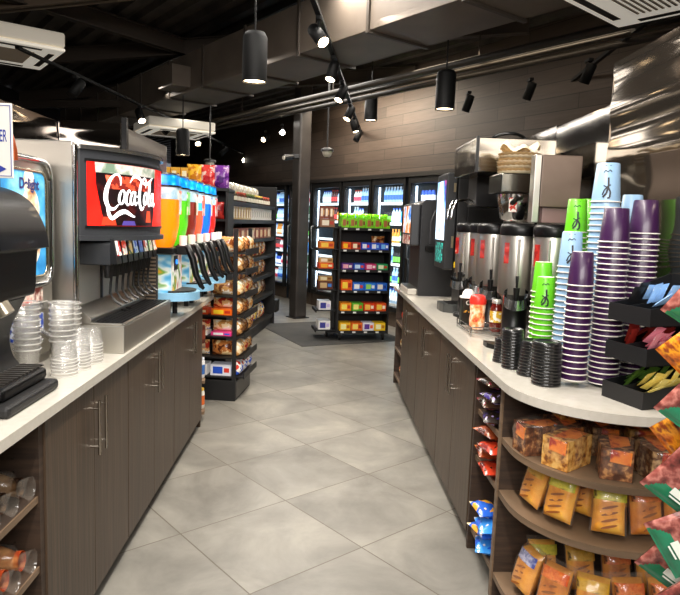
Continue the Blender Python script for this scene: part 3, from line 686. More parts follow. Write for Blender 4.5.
# nozzle housing with flavour buttons and levers
nz = part('nozzle_housing', MB().prism([S(0, 2.62, 1.27)[1:], S(0, 2.62, 1.36)[1:], S(0, 2.66, 1.385)[1:], S(0, 3.30, 1.385)[1:], S(0, 3.30, 1.27)[1:]], 'x', -.0, .235), mat('26282b', .42), sf, bev=.004)
part('blue_light_panel', MB().box(.02, .236, -.30, -.10, .474, .482), mat('3a70d0', .4, emit=1.2), nz)
fl_cols = [('c8201c', 'f0ece4'), ('d83a20', 'f4e8d8'), ('18140f', 'b89030'), ('b8c4d0', '2a5ab8'), ('1d3f9a', '3458b8'), ('c0301c', 'ece4d8'), ('5aa832', 'f4e8d0'), ('e85a28', 'fff0d8')]
for i, (c1, c2) in enumerate(fl_cols):
    y = 2.655+i*.082
    v = part('dispensing_valve', MB().prism([S(0, y-.03, 0)[1:2][0:1][0:1] and (0, 0)] if False else [(.235, 1.275-ZC), (.262, 1.275-ZC), (.25, 1.375-ZC), (.235, 1.38-ZC)], 'y', y-.032-2.96, y+.032-2.96), BLACK, sf, bev=.003)
    part('flavour_label', MB().prism([(.2625, 1.31-ZC), (.264, 1.31-ZC), (.2525, 1.372-ZC), (.251, 1.372-ZC)], 'y', y-.027-2.96, y+.027-2.96), pack((c1, c2, c1), 30, emit=.5), v)
    part('nozzle', MB().lathe([(.016, 0), (.02, .04), (.02, .06)], c=(.215, y-2.96, 1.215-ZC), n=12), BLACK, v)
    part('lever', MB().tube([(.235, y-2.96, 1.275-ZC), (.225, y-2.96, 1.2-ZC), (.222, y-2.96, 1.15-ZC), (.245, y-2.96, 1.115-ZC), (.27, y-2.96, 1.10-ZC)], .0058, n=8), BLACK, v)
# drip tray
dt = part('drip_tray', MB().box(.13, .31, -.40, .40, 0, .115).box(.13, .31, -.40, -.385, .115, .125).box(.295, .31, -.40, .40, .115, .125).box(.13, .31, .385, .40, .115, .125), STEEL, sf, bev=.003)
part('grate', MB().box(.13, .295, -.385, .385, .116, .119), mat('0c0c0d', .5), dt)
gb = MB()
for i in range(34): gb.box(.135, .292, -.38+i*.0228, -.374+i*.0228, .119, .126)
for i in range(8): gb.box(.14+i*.02, .143+i*.02, -.385, .385, .119, .127)
part('grate_bars', gb, mat('1a1a1c', .35), dt)
part('back_ledge', MB().prism([(.11, .12), (.175, .12), (.175, .14), (.12, .19), (.11, .19)], 'y', -.40, .40), STEEL, dt, bev=.003)
part('mount_bolt', MB().cyl((.2, -.05, .126), (.2, -.05, .135), .012).cyl((.2, .02, .126), (.2, .02, .135), .012), BLACK, dt)

# frozen drink machines: three bases, two bowls each
def art_mat(name, seed):
    return noise_mat(name, [('2f86b8', .30), ('6ab4d8', .40), ('b8dce8', .47), ('e8ece0', .53), ('6fa83a', .60), ('e0a838', .68)], scale=7, stretch=(1, 1, 1.8), detail=2, rough=.3, emit=.25, dist=.2)
ART = art_mat('beach_art', 1)
BOWLS = [('ff8c00', 'orange'), ('56c818', 'green'), ('7a2418', 'dark red'), ('f05a38', 'coral'), ('1468d8', 'blue'), ('e0241c', 'red')]
BY = [3.50, 3.73, 3.98, 4.21, 4.50, 4.72]
LIDB = noise_mat('lid_blue', [('0070d8', .4), ('0a9cf0', .58), ('60d0ff', .72)], scale=22, emit=.75, detail=1, rough=.3)
for k in range(3):
    y0 = BY[2*k]-.105; y1 = BY[2*k+1]+.105; ym = (y0+y1)/2
    t = thing('frozen_drink_machine', ['frozen drink machine with orange and green slush bowls beside the soda fountain', 'frozen drink machine with dark red and coral slush bowls, middle of the three', 'frozen drink machine with blue and red slush bowls at the counter end'][k], 'drink machine', (-1.0, ym, ZC), 0, 'frozen drink machines')
    bx0, bx1 = -.14, .185
    ys, ye = (-.115, .115) if k < 2 else (-.105, .105)
    part('base', MB().box(bx0, bx1, ys, ye, .09, .365), mat('d8d8d4', .35), t, bev=.008)
    part('side_picture', MB().box(bx0+.05, bx1-.006, ys-.003, ys, .10, .355), ART, t)
    part('front_panel', MB().box(bx1, bx1+.004, ys+.01, ye-.01, .10, .355), noise_mat('fruit_art', [('c82a20', .32), ('e8e4dc', .42), ('f0eee6', .52), ('5a8a28', .6), ('d8a840', .7)], scale=9, stretch=(1, 1.5, 1), detail=2, emit=.2), t)
    part('control_panel', MB().box(bx1+.004, bx1+.008, ys+.02, ye-.13, .27, .35), mat('15181d', .3), t)
    part('button', MB().cyl((bx1+.008, ys+.065, .315), (bx1+.012, ys+.065, .315), .014), mat('2a7ae8', .4, emit=2), t)
    for sx in (bx0+.03, bx1-.03):
        for sy in (ys+.03, ye-.03): part('foot', MB().cyl((sx, sy, 0), (sx, sy, .09), .015, n=10), BLACK, t)
    n = 14; oval = [(bx1-.02+.15*math.cos(a), .15*math.sin(a)) for a in [-PI/2+PI*i/n for i in range(n+1)]]
    oval = [(bx0+.1, -.15)]+oval+[(bx0+.1, .15)]
    part('drip_tray', MB().prism(oval, 'z', .10, .145), mat('8cc0e0', .3, emit=.05), t, bev=.006)
    ov2 = [(bx1-.02+.13*math.cos(a), .128*math.sin(a)) for a in [-PI/2+PI*i/n for i in range(n+1)]]
    part('tray_grate', MB().prism([(bx1, -.128)]+ov2+[(bx1, .128)], 'z', .145, .155), mat('1a1512', .4), t)
    for q in range(2):
        h, cn = BOWLS[2*k+q]; yy = BY[2*k+q]-ym
        part('bowl_base', MB().box(bx0, bx1+.03, yy-.1, yy+.1, .365, .40), BLACK, t, bev=.006)
        # bowl: rounded tub, wide at the top
        prof = []
        def ring(hw, x0, x1, z):
            pts = []
            for i in range(20):
                a = 2*PI*i/20; c_, s_ = math.cos(a), math.sin(a)
                px = (x0+x1)/2+(x1-x0)/2*math.copysign(abs(c_)**.5, c_); py = yy+hw*math.copysign(abs(s_)**.5, s_); pts.append((px, py, z))
            return pts
        def tub(rings, mi=0):
            m_ = MB(); vs = [p for r in rings for p in r]; N = 20
            m_.add(vs, [(j*N+i, j*N+(i+1) % N, (j+1)*N+(i+1) % N, (j+1)*N+i) for j in range(len(rings)-1) for i in range(N)], mi, True)
            m_.add(rings[0], [tuple(range(N))[::-1]], mi); m_.add(rings[-1], [tuple(range(N))], mi); return m_
        fill = tub([ring(.07, bx0+.02, bx1, .40), ring(.085, bx0, bx1+.015, .44), ring(.095, bx0-.01, bx1+.03, .52), ring(.098, bx0-.01, bx1+.035, .66 if cn != 'coral' else .61)])
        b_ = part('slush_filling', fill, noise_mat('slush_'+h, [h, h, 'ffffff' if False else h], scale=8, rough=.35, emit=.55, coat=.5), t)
        if cn == 'coral': part('slush_foam', tub([ring(.098, bx0-.01, bx1+.035, .611), ring(.099, bx0-.01, bx1+.036, .66)]), mat('38a8e8', .4, emit=.6), t)
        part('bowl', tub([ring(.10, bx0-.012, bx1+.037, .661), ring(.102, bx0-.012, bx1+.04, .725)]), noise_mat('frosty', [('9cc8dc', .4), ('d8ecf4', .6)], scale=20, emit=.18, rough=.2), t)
        part('lid', tub([ring(.104, bx0-.02, bx1+.045, .725), ring(.104, bx0-.02, bx1+.045, .735)]), BLACK, t)
        part('lid_light', tub([ring(.101, bx0-.015, bx1+.035, .735), ring(.098, bx0-.015, bx1+.03, .79)]), LIDB, t)
        part('lid_top', tub([ring(.103, bx0-.02, bx1+.035, .79), ring(.10, bx0-.02, bx1+.03, .80)]), BLACK, t)
        part('flavour_sticker', MB().box(bx1+.037, bx1+.042, yy-.035, yy+.035, .58, .71), pack((h, 'd8d4c8', h), 16, emit=.1), t)
        part('spout_cap', MB().cyl((bx1+.06, yy, .41), (bx1+.06, yy, .465), .022, n=14), mat('eceae4', .3), t)
        part('tap_body', MB().box(bx1+.02, bx1+.085, yy-.022, yy+.022, .36, .41), BLACK, t, bev=.006)
        part('handle', MB().tube([(bx1+.03, yy, .405), (bx1+.085, yy-.005, .40), (bx1+.115, yy-.01, .34), (bx1+.135, yy-.015, .25), (bx1+.165, yy-.02, .19), (bx1+.18, yy-.02, .175)], [.014, .02, .02, .018, .014, .008], n=10), BLACKG, t)
gr = thing('vent_grille_panel', 'dark slatted vent panel between the soda fountain and frozen drink machine', 'vent', (-1.0, 3.385, ZC))
part('panel', MB().box(-.2, .135, -.005, .005, 0, .36), mat('3a3430', .5), gr)
sl = MB()
for i in range(17): sl.box(-.19, .125, -.014, -.005, .02+i*.02, .029+i*.02)
part('slat', sl, mat('8a7a68', .4, .4), gr)

# cappuccino machine
cp_ = thing('cappuccino_machine', 'chrome framed cappuccino machine with blue iced coffee poster', 'coffee machine', (-1.2, 2.28, ZC))
def rrect(y0, y1, z0, z1, r, n=6):
    out = []
    for (cy, cz, a0) in ((y1-r, z1-r, 0), (y0+r, z1-r, PI/2), (y0+r, z0+r, PI), (y1-r, z0+r, 1.5*PI)):
        for i in range(n+1):
            a = a0+PI/2*i/n; out.append((cy+r*math.cos(a), cz+r*math.sin(a)))
    return out
part('case', MB().prism(rrect(-.24, .21, .02, .77, .07), 'x', -.2, .15, smooth=False), STEEL, cp_, bev=.004)
def frame_tube(y0, y1, z0, z1, r, x, tr): return MB().tube([(x, a, b) for a, b in (lambda q: q+[q[0]])(rrect(y0, y1, z0, z1, r))], tr, n=8)
part('chrome_frame', frame_tube(-.225, .195, .30, .755, .065, .155, .013), CHROME, cp_)
part('inner_frame', frame_tube(-.19, .16, .33, .715, .04, .153, .006), mat('b0a890', .2, 1.), cp_)
part('poster', MB().prism(rrect(-.18, .15, .335, .71, .03), 'x', .15, .154), noise_mat('sky_blue_art', [('1c78b8', .35), ('3f9fd4', .5), ('8cc8e4', .65)], scale=9, emit=.55), cp_)
gl = MB()
for (yc, zc, rr) in ((.02, .675, .042), (.03, .575, .07), (.02, .47, .09)):
    gl.add([(.1555, yc+rr*math.cos(a), zc+rr*1.15*math.sin(a)) for a in [2*PI*i/20 for i in range(20)]], [tuple(range(20))])
part('iced_coffee_picture', gl, noise_mat('iced_coffee', [('8a5a3c', .32), ('d8b48c', .44), ('f4e6d0', .55)], scale=16, emit=.5, detail=3), cp_)
tm = text_mesh('Delight', .052, mat('15246e', .4), extrude=.0004, bold=.0015)
sub('brand_lettering', tm, cp_, loc=(.157, .02, .665), rot=(PI/2, 0, PI/2))
part('lower_picture', MB().box(.15, .154, -.15, .12, .235, .31), noise_mat('dessert_art', [('7a3020', .38), ('e8d8c8', .5), ('c84838', .6)], scale=16, emit=.3), cp_)
part('button_panel', MB().box(.15, .16, -.18, .15, .20, .232), CHROME, cp_, bev=.003)
for i in range(3): part('selector_button', MB().box(.15, .158, -.13+i*.09, -.07+i*.09, .12, .19), pack(('20409a', 'd8dce8', 'c89030'), 30, emit=.3), cp_)
part('nozzle', MB().cyl((.15, 0, .13), (.20, 0, .10), .012).cyl((.15, .08, .13), (.20, .08, .10), .012), CHROME, cp_)
part('drip_tray', MB().box(.0, .155, -.2, .17, 0, .03), STEELD, cp_, bev=.005)

# black dispenser nearest the camera
bd = thing('coffee_dispenser', 'glossy black countertop dispenser with curved hood and drip tray', 'dispenser', (-1.05, 1.86, ZC))
def bez(p, n=8):
    out = []
    P = [p[0]]+p+[p[-1]]
    for i in range(1, len(P)-2):
        for k in range(n):
            t = k/n; out.append(tuple(.5*((2*P[i][c])+(-P[i-1][c]+P[i+1][c])*t+(2*P[i-1][c]-5*P[i][c]+4*P[i+1][c]-P[i+2][c])*t*t+(-P[i-1][c]+3*P[i][c]-3*P[i+1][c]+P[i+2][c])*t**3) for c in range(2)))
    out.append(P[-2]); return out
head = bez([(-.25, .64), (-.05, .645), (.06, .64), (.14, .60), (.185, .52), (.195, .46)])+bez([(.16, .452), (.155, .40), (.15, .33), (.135, .305), (.06, .30)])
part('hood', MB().prism([(-.25, .30)]+head, 'y', -.15, .15), BLACKG, bd, bev=.018, seg=3)
neck = bez([(.12, .30), (.10, .26), (.075, .21), (.065, .16), (.075, .11), (.10, .075)])
part('body', MB().prism([(-.25, .05)]+[(-.25, .30)]+neck+[(.10, .05)], 'y', -.13, .15), BLACKG, bd, bev=.012, seg=3)
part('neck_trim', MB().tube([(x+.001, -.132, z) for x, z in neck], .005), mat('b8b0a0', .25, 1.), bd)
part('base', MB().box(-.25, .215, -.17, .165, 0, .035), BLACKM, bd, bev=.012, seg=3)
part('drip_tray', MB().box(.0, .185, -.14, .15, .036, .075), BLACKG, bd, bev=.014, seg=3)
gb = MB()
for i in range(12): gb.box(.02, .17, -.13+i*.025, -.12+i*.025, .075, .081)
part('tray_grille', gb, mat('5a5652', .3, .8), bd)
part('spout_guard', MB().cyl((.13, -.03, .30), (.15, -.03, .27), .022), mat('a89e8c', .3, .8), bd)

# hand sanitizer sign
sg = thing('hand_sanitizer_sign', 'white sign with blue hand sanitizer lettering and arrow above the black dispenser', 'sign', (-1.003, 1.70, 1.60))
sg.location = (-1.011, 1.985, 1.60)
part('board', MB().box(-.064, .064, -.003, .003, -.02, .205), mat('d4d2cc', .5), sg, bev=.002)
SB = mat('1c2f8c', .5)
fr = MB()
for (x0, x1, z0, z1) in ((-.06, .06, .197, .1985), (-.06, .06, -.0135, -.012), (-.06, -.0585, -.012, .197), (.0585, .06, -.012, .197)): fr.box(x0, x1, -.005, -.003, z0, z1)
part('border', fr, SB, sg)
def fit_text(txt, w_, h_, m):
    me = text_mesh(txt, 1., m, extrude=0, bold=.015)
    xs = [v.co.x for v in me.vertices]; ys = [v.co.y for v in me.vertices]
    x0, x1, y0, y1 = min(xs), max(xs), min(ys), max(ys)
    for v in me.vertices: v.co.x = (v.co.x-(x0+x1)/2)/(x1-x0)*w_; v.co.y = (v.co.y-(y0+y1)/2)/(y1-y0)*h_; v.co.z = 0
    return me
for txt, z, w_ in (('HAND', .158, .042), ('SANITIZER', .108, .096), ('HERE', .058, .042)):
    sub('lettering', fit_text(txt, w_, .037, SB), sg, loc=(0, -.0038, z), rot=(PI/2, 0, 0))
ar = MB().add([(-.03, -.0045, .017), (.015, -.0045, .017), (.015, -.0045, .024), (.045, -.0045, .008), (.015, -.0045, -.008), (.015, -.0045, -.001), (-.03, -.0045, -.001)], [(0, 1, 2, 3, 4, 5, 6)])
part('arrow', ar, SB, sg)
part('post', MB().box(-.02, .02, .0035, .006, -.02, .1).box(-.02, .02, .0035, .006, -.045, -.02), BLACK, sg)
o = part('copper_hoop', MB().tube([(-1.22+.24*math.cos(a), 2.06, 1.64+.24*math.sin(a)) for a in [PI*i/24 for i in range(25)]], .012, n=10), mat('a8502a', .35, .6), None)
tag(o, 'copper coloured hoop arching behind the hand sanitizer sign', 'hoop')

# clear cups and dome lids
def cup_mesh_clear(h, r0, r1, ribs=0):
    mb = MB(); mb.lathe([(r0, 0), (r1, h), (r1+.003, h), (r1+.003, h+.004), (r1-.001, h+.004), (r0-.001, .002)], n=20, cap=False)
    mb.lathe([(.001, .001), (r0, .001)], n=20, cap=False)
    mb.lathe([(r1+.002, h-.001), (r1+.004, h+.001), (r1+.002, h+.004)], n=20, mi=1, cap=False)
    return mb.mesh('clear_cup', [CLEARP, RIMP])
cc = cup_mesh_clear(.10, .03, .043)
stk = [(-.99, 2.14, 9), (-.94, 2.31, 8), (-.965, 2.44, 7)]
nm_ = ['beside the black dispenser', 'middle clear stack', 'clear stack against the soda fountain']
for si, (x, y, n) in enumerate(stk):
    for j in range(n):
        o = link('clear_cup', cc, loc=(x, y, ZC+.001+j*.020), rz=j*.3)
        tag(o, 'clear plastic cup, %s from the counter in the stack %s' % (ORD[j], nm_[si]), 'cup', 'clear cups')
dm = MB(); dm.lathe([(.044, 0), (.044, .006), (.04, .007), (.041, .03), (.036, .055), (.024, .068), (.012, .07)], n=20, cap=False).lathe([(.0445, 0), (.046, .002), (.0445, .004)], n=20, mi=1, cap=False); dmm = dm.mesh('clear_dome_lid', [CLEARP, RIMP])
for si, (x, y, n) in enumerate([(-.885, 2.19, 6), (-.875, 2.29, 6), (-.868, 2.40, 7), (-.915, 2.39, 7)]):
    for j in range(n):
        o = link('clear_cup_cover', dmm, loc=(x, y, ZC+.001+j*.012))
        tag(o, 'clear dome lid, %s from the counter, %s' % (ORD[j], ['pile nearest the black dispenser', 'pile second from the dispenser', 'pile at the drip tray corner', 'pile touching the soda fountain side'][si]), 'lid', 'clear dome lids')
# ------------------------------------------------------------------ packaging helpers
def boxpack(w, d, h, mats_key, name='pack_box', scale=14, emit=.1):
    k = ('bp', w, d, h, mats_key, scale)
    if k not in _m:
        mb = MB().box(-w/2, w/2, -d/2, d/2, 0, h, 0)
        e = .0012
        mb.add([(-w*.38, -d/2-e, h*.18), (w*.1, -d/2-e, h*.18), (w*.1, -d/2-e, h*.82), (-w*.38, -d/2-e, h*.82)], [(0, 1, 2, 3)], 1)
        mb.add([(w*.16, -d/2-e, h*.3), (w*.42, -d/2-e, h*.3), (w*.42, -d/2-e, h*.7), (w*.16, -d/2-e, h*.7)], [(0, 1, 2, 3)], 2)
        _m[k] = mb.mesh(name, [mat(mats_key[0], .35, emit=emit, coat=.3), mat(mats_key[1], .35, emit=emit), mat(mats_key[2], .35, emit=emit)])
    return _m[k]
def bag(w, h, t, cols, seed=0, scale=14, emit=.08, n=(8, 10), e=.45, wr=.006):
    k = ('bag', w, h, t, cols, seed, scale)
    if k not in _m:
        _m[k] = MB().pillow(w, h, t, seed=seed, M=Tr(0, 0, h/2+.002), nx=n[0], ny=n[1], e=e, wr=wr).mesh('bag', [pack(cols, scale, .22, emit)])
    return _m[k]
BK = [('8a4a22', 'd8a060', 'f0dcb8', 'c83020'), ('5a2c18', 'b87038', 'e8c890', 'ece4d8'), ('c88a48', 'ecd0a0', 'f4ead8', '8a4420'), ('a83020', 'e8b070', 'f4e4cc', '3a50a0'), ('7a4a2a', 'c09058', 'f2e6d4', 'd8a838'), ('3c2418', '8a5a34', 'd0b088', '2a4890')]

# ------------------------------------------------------------------ wheeled display rack
RO = (.24, 7.72); RA = .15
rk = thing('wheeled_display_rack', 'black wheeled display rack stacked with small snack boxes in the middle of the aisle end', 'display rack', (*RO, 0), RA)
part('side_panel', MB().box(0, .02, 0, .5, .11, 1.43), BLACKM, rk); part('side_panel', MB().box(.645, .665, 0, .5, .11, 1.43), BLACKM, rk)
part('back_panel', MB().box(.02, .645, .27, .285, .11, 1.43), mat('090909', .6), rk)
RZ = (.13, .38, .64, .90, 1.15, 1.415)
TAGM = mat('dcdad4', .5, emit=.15)
for z in RZ:
    part('shelf', MB().box(.02, .645, -.01, .268, z-.012, z).box(.02, .645, -.018, -.01, z-.03, z+.004), BLACKM, rk)
    for j in range(4):
        part('price_tag', MB().box(.05+j*.15, .09+j*.15, -.0195, -.0182, z-.025, z-.005), TAGM, rk)
    part('side_shelf', MB().box(-.25, -.001, .05, .42, z-.012, z).box(-.258, -.25, .05, .42, z-.03, z+.006), BLACKM, rk)
part('side_post', MB().box(-.03, -.001, .2, .22, .1, 1.43), BLACKM, rk)
part('base', MB().box(-.1, .665, 0, .5, .095, .112), BLACKM, rk)
for (x, y) in ((.05, .05), (.61, .05), (.05, .45), (.61, .45), (-.08, .25)):
    w_ = part('caster', MB().box(x-.02, x+.02, y-.012, y+.012, .05, .095), mat('4a4a4a', .4, .8), rk)
    part('wheel', MB().cyl((x-.012, y+.01, .036), (x+.012, y+.01, .036), .035, n=16), BLACK, w_)
def rack_item(me, name, x, y, z, label, cat='box', group='snack boxes on the wheeled rack', rz=0., rot=None):
    p = Tr(*RO, 0) @ Rz(RA) @ Vector((x, y, z+.0015))
    o = link(name, me, loc=p, rz=RA+rz); tag(o, label, cat, group); return o
rows = {
    4: [('e85a18', 'f8c020', 'c02818'), ('b8301c', 'f0e0c0', '5a2010'), ('1c48c8', 'e8e8f4', 'e03828'), ('2058d8', 'f0f0f8', '9cc4f0'), ('1a44c0', '80c0f0', 'f4f4f8')],
    3: [('5a2a7a', 'e8a0b0', 'f0e4d8'), ('1e4cb0', 'c8e0f4', 'e84830'), ('c8286a', 'f4c0d0', 'f8e8e0'), ('1e9a58', 'e8f0c8', 'c83018')],
    2: [('e85c14', 'f8d040', 'b02818'), ('2a6cd0', 'f0f0f0', 'd84030'), ('2878d8', '90d060', 'f4f4f4'), ('2464c8', 'f0e8d8', '1c3a8a')],
    1: [('f09018', 'f8e060', 'c83818'), ('5cae2c', 'f4e880', 'd84818'), ('d83c14', 'f8c050', 'f4e8d0'), ('e05018', 'f8c848', 'fff0d0')],
    0: [('e8b018', 'f8f0a0', 'b86010'), ('e06818', 'f8d868', 'a82818'), ('e8e4ec', '5a3090', 'e85a28'), ('f0c420', 'f8f4c0', 'b87810')]}
hn = ['bottom shelf', 'second shelf up', 'third shelf up', 'fourth shelf up', 'fifth shelf up', 'top']
cname = lambda h: ('white' if min(int(h[0:2], 16), int(h[2:4], 16), int(h[4:6], 16)) > 200 else 'yellow' if int(h[0:2], 16) > 220 and int(h[2:4], 16) > 165 else 'orange' if int(h[0:2], 16) > 205 and int(h[2:4], 16) > 70 else 'pink' if int(h[0:2], 16) > 180 and int(h[4:6], 16) > 90 else 'red' if int(h[0:2], 16) > 160 and int(h[2:4], 16) < 100 else 'purple' if int(h[0:2], 16) > 70 and int(h[4:6], 16) > 100 and int(h[2:4], 16) < 70 else 'blue' if int(h[4:6], 16) > 120 else 'green' if int(h[2:4], 16) > 120 else 'brown')
for k, items in rows.items():
    n = len(items); wd = .6/n
    for j, c in enumerate(items):
        hh = {4: .085, 3: .075, 2: .095, 1: .10, 0: .10}[k]
        if k in (2,) and j == 0: hh = .125
        rack_item(boxpack(wd-.012, .16, hh, c), 'snack_box', .035+wd*(j+.5), .085, RZ[k], '%s snack box, %s of the wheeled rack, %s from its side shelves' % (cname(c[0]), hn[k], ORD[j]))
for j in range(6):
    o = rack_item(boxpack(.092, .12, .12, ('7cc81c', 'a8683c', '7a4424'), scale=12), 'snack_box', .07+j*.104, .075, RZ[5], 'green topped caddy of brown snack bars on the wheeled rack, %s from its side shelves' % ORD[j], group='green snack caddies on the rack')
    o = rack_item(bag(.10, .075, .05, ('6cc018', 'a8e838', 'e8f8a0'), seed=j % 3, scale=20), 'snack_bag', .07+j*.104, .17, RZ[5]+.10, 'lime green snack packet standing behind the caddies, %s from the side shelves' % ORD[j], 'bag', 'lime packets on the rack')
    o = rack_item(boxpack(.092, .08, .10, ('6cb818', '8cd828', 'f0f4d0'), scale=12), 'snack_box', .07+j*.104, .19, RZ[5], 'lime green carton in the back row of the rack top, %s from the side shelves' % ORD[j], group='back row cartons on the rack') 
WG = [(0, ('ece8e4', '3a3c90', 'c8b8e0'), .11, .15), (1, ('e8e4e4', '3a3c90', 'c8b8e0'), .11, .15), (2, ('5a2c1c', 'c8a878', '3a80d0'), .10, .2), (3, ('e0481c', 'f8b030', 'f4e0b0'), .07, .22), (4, ('e87818', 'f8c848', 'c03a18'), .085, .22), (5, ('8a5a3c', 'e8dcc8', 'b83828'), .10, .22)]
for k, c, hh, ww in WG:
    rack_item(boxpack(min(ww, .18), .2, hh, c), 'snack_box', -.142, .18, RZ[k], '%s box on the rack side shelf, %s' % (cname(c[0]), hn[k]), group='boxes on the rack side shelves')
rack_item(boxpack(.17, .15, .06, ('c8a060', 'f0e4c8', '8a5a30')), 'snack_box', -.14, .19, RZ[3]+.071, 'tan box lying on the orange red one on the rack side shelf')
rack_item(boxpack(.17, .15, .06, ('b88a48', 'e8d8b0', '7a4a28')), 'snack_box', -.14, .19, RZ[2]+.101, 'tan box lying on the brown one on the rack side shelf')
for j in range(3): rack_item(boxpack(.055, .12, .15, ('7a3c28', 'e8d8c4', 'c8985c')), 'snack_box', -.20+j*.06, .20, RZ[5]+.102, 'upright brown carton atop the side shelf boxes, %s from the cooler side' % ORD[j], group='upright cartons on the rack')
rack_item(bag(.17, .12, .06, BK[1], seed=5, scale=18), 'snack_bag', .53, .18, RZ[4]+.045, 'brown wrapped snack lying behind the blue boxes on the rack', 'bag', None)
tag(part('floor_cover', MB().box(-.5, .95, -.35, 1.3, 0, .006), noise_mat('dark_sheet', ['3a3a3a', '4c4a47'], scale=4, rough=.8), None, loc=(RO[0]-.1, RO[1]+.1, 0), rz=.42), 'thin dark grey sheet on the floor under the wheeled display rack', 'mat')  # thin sheet darker than the floor around it

# ------------------------------------------------------------------ long gondola
GA = math.atan2(.993, .12); GO = (-.93, 6.6)
gd = thing('gondola_shelf', 'long black gondola shelving full of bread bags and jars beyond the drink counter', 'shelving', (*GO, 0), GA)
GL = 2.3; GZ = (.14, .47, .74, 1.0, 1.23, 1.46, 1.65)
part('base', MB().box(0, GL, .02, .46, 0, .13), mat('1a1919', .45), gd)
part('back_panel', MB().box(0, GL, .46, .48, 0, 1.72), BLACKM, gd)
part('end_panel', MB().box(GL, GL+.03, -.03, .48, 0, 1.93), BLACKM, gd, bev=.004)
part('end_panel', MB().box(-.03, 0, .0, .48, 0, 1.72), BLACKM, gd, bev=.004)
part('end_tray', MB().box(GL+.03, GL+.25, -.06, .3, .16, .34), mat('222222', .4), gd, bev=.01)
for z in GZ:
    part('shelf', MB().box(0, GL, .0, .46, z-.02, z).box(0, GL, -.012, 0, z-.035, z+.012), mat('161616', .5), gd)
def gitem(me, name, lx_, ly_, z, label, cat, group, rz=0., tilt=0.):
    p = Tr(*GO, 0) @ Rz(GA) @ Vector((lx_, ly_, z+.0015))
    s = seen(p+Vector((0, 0, .08)), 200, 300, 150, 360)
    if not s: return
    o = link(name, me, loc=p); o.rotation_euler = (tilt, 0, GA+rz); tag(o, label, cat, group); return o
lvl = ['bottom', 'second', 'third', 'fourth', 'fifth', 'sixth', 'top']
for k, z in enumerate(GZ):
    if k == 6:
        for j in range(15):
            c = [('3c3420', 'c8a848', 'e8e0cc'), ('5a2818', 'a84028', 'e0d8c4'), ('2a3a20', '6a7a38', 'e4dcc8')][(j//3) % 3]
            key = ('jar', c)
            if key not in _m:
                _m[key] = MB().lathe([(.034, 0), (.04, .01), (.04, .09), (.03, .105)], n=12, cap=True, mi=0).lathe([(.041, .03), (.041, .075)], n=12, mi=2, cap=False).lathe([(.033, .105), (.033, .125), (.001, .126)], n=12, mi=1, cap=False).mesh('jar', [mat(c[0], .15), mat(c[1], .4, .5), mat(c[2], .5, emit=.05)])
            gitem(_m[key], 'jar', .08+j*.15, .08, z, '%s jar on top of the long gondola, %s from the counter end' % (['dark brown', 'red brown', 'olive green'][(j//3) % 3], ORD[j]), 'jar', 'jars on the gondola')
        for j in range(9):
            gitem(bag(.2, .15, .12, ('d8d4c4', 'b8b098', 'f0ece0', '8a8468'), seed=j % 3, scale=22), 'snack_bag', .1+j*.235, .22, z+.09, 'pale bag standing behind the jars on the gondola top, %s from the counter end' % ORD[j], 'bag', 'pale bags on the gondola top')
    elif k == 5:
        for j in range(18):
            c = ('ece8e0', 'c8c0b0', '8a8478') if j > 7 else ('c8a868', 'efe4c8', '8a4a28')
            gitem(boxpack(.10, .12, .15, c), 'carton', .07+j*.123, .08, z, '%s carton on the sixth gondola shelf, %s from the counter end' % ('white' if j > 7 else 'tan', ORD[j]), 'carton', 'cartons on the gondola')
    elif k == 4:
        for j in range(9):
            gitem(boxpack(.22, .14, .14, ('8a4430', 'e0c8a0', 'b86a40') if j % 4 else ('b09070', 'ecdcc0', '8a3424')), 'carton', .13+j*.245, .09, z, 'wide brown carton on the fifth gondola shelf, %s from the counter end' % ORD[j], 'carton', 'wide cartons on the gondola')
    else:
        for j in range(10):
            c = BK[(j*3+k*2) % 6] if k else [('c83820', 'f0d8a0', '3a60c0', 'e8b830'), ('2a4a9a', 'e8c040', 'f0e8d0', 'c03020'), BK[2]][j % 3]
            me = bag(.21, .2, .11, c, seed=(j+k) % 3, scale=13)
            gitem(me, 'bread_bag', .12+j*.21, .11, z, '%s bread bag on the %s gondola shelf, %s from the counter end' % (['brown', 'dark', 'golden', 'red and tan', 'tan', 'deep brown'][BK.index(c)] if c in BK else 'bright coloured', lvl[k], ORD[j]), 'bag', 'bread bags on the gondola', rz=R.uniform(-.12, .12), tilt=-.0)

# ------------------------------------------------------------------ small snack rack at the end of the drink counter
NO = (-.652, 4.99)
nr = thing('snack_rack', 'narrow black snack rack with baked goods at the end of the drink counter', 'shelving', (*NO, 0), GA)
part('base', MB().box(0, .52, .0, .5, 0, .17), BLACKM, nr, bev=.003)
part('base_side_panel', MB().box(.02, .50, -.006, 0, .02, .16), mat('3a3836', .4), nr)
for (x, y) in ((0, 0), (.49, 0), (0, .47), (.49, .47)): part('post', MB().box(x, x+.03, y, y+.03, .17, 1.40), BLACKM, nr)
NZ = (.20, .36, .53, .70, .86, 1.05, 1.21)
for z in NZ: part('shelf', MB().box(.0, .52, .03, .5, z-.012, z).box(.03, .49, -.06, .03, z-.012, z).box(.03, .49, -.066, -.06, z-.02, z+.03), mat('101010', .5), nr)
def nitem(me, name, lx_, ly_, z, label, cat, group, rz=0.):
    p = Tr(*NO, 0) @ Rz(GA) @ Vector((lx_, ly_, z+.0015))
    o = link(name, me, loc=p, rz=GA-PI/2+rz); tag(o, label, cat, group); return o
nl = ['bottom', 'second', 'third', 'fourth', 'fifth', 'sixth', 'top']
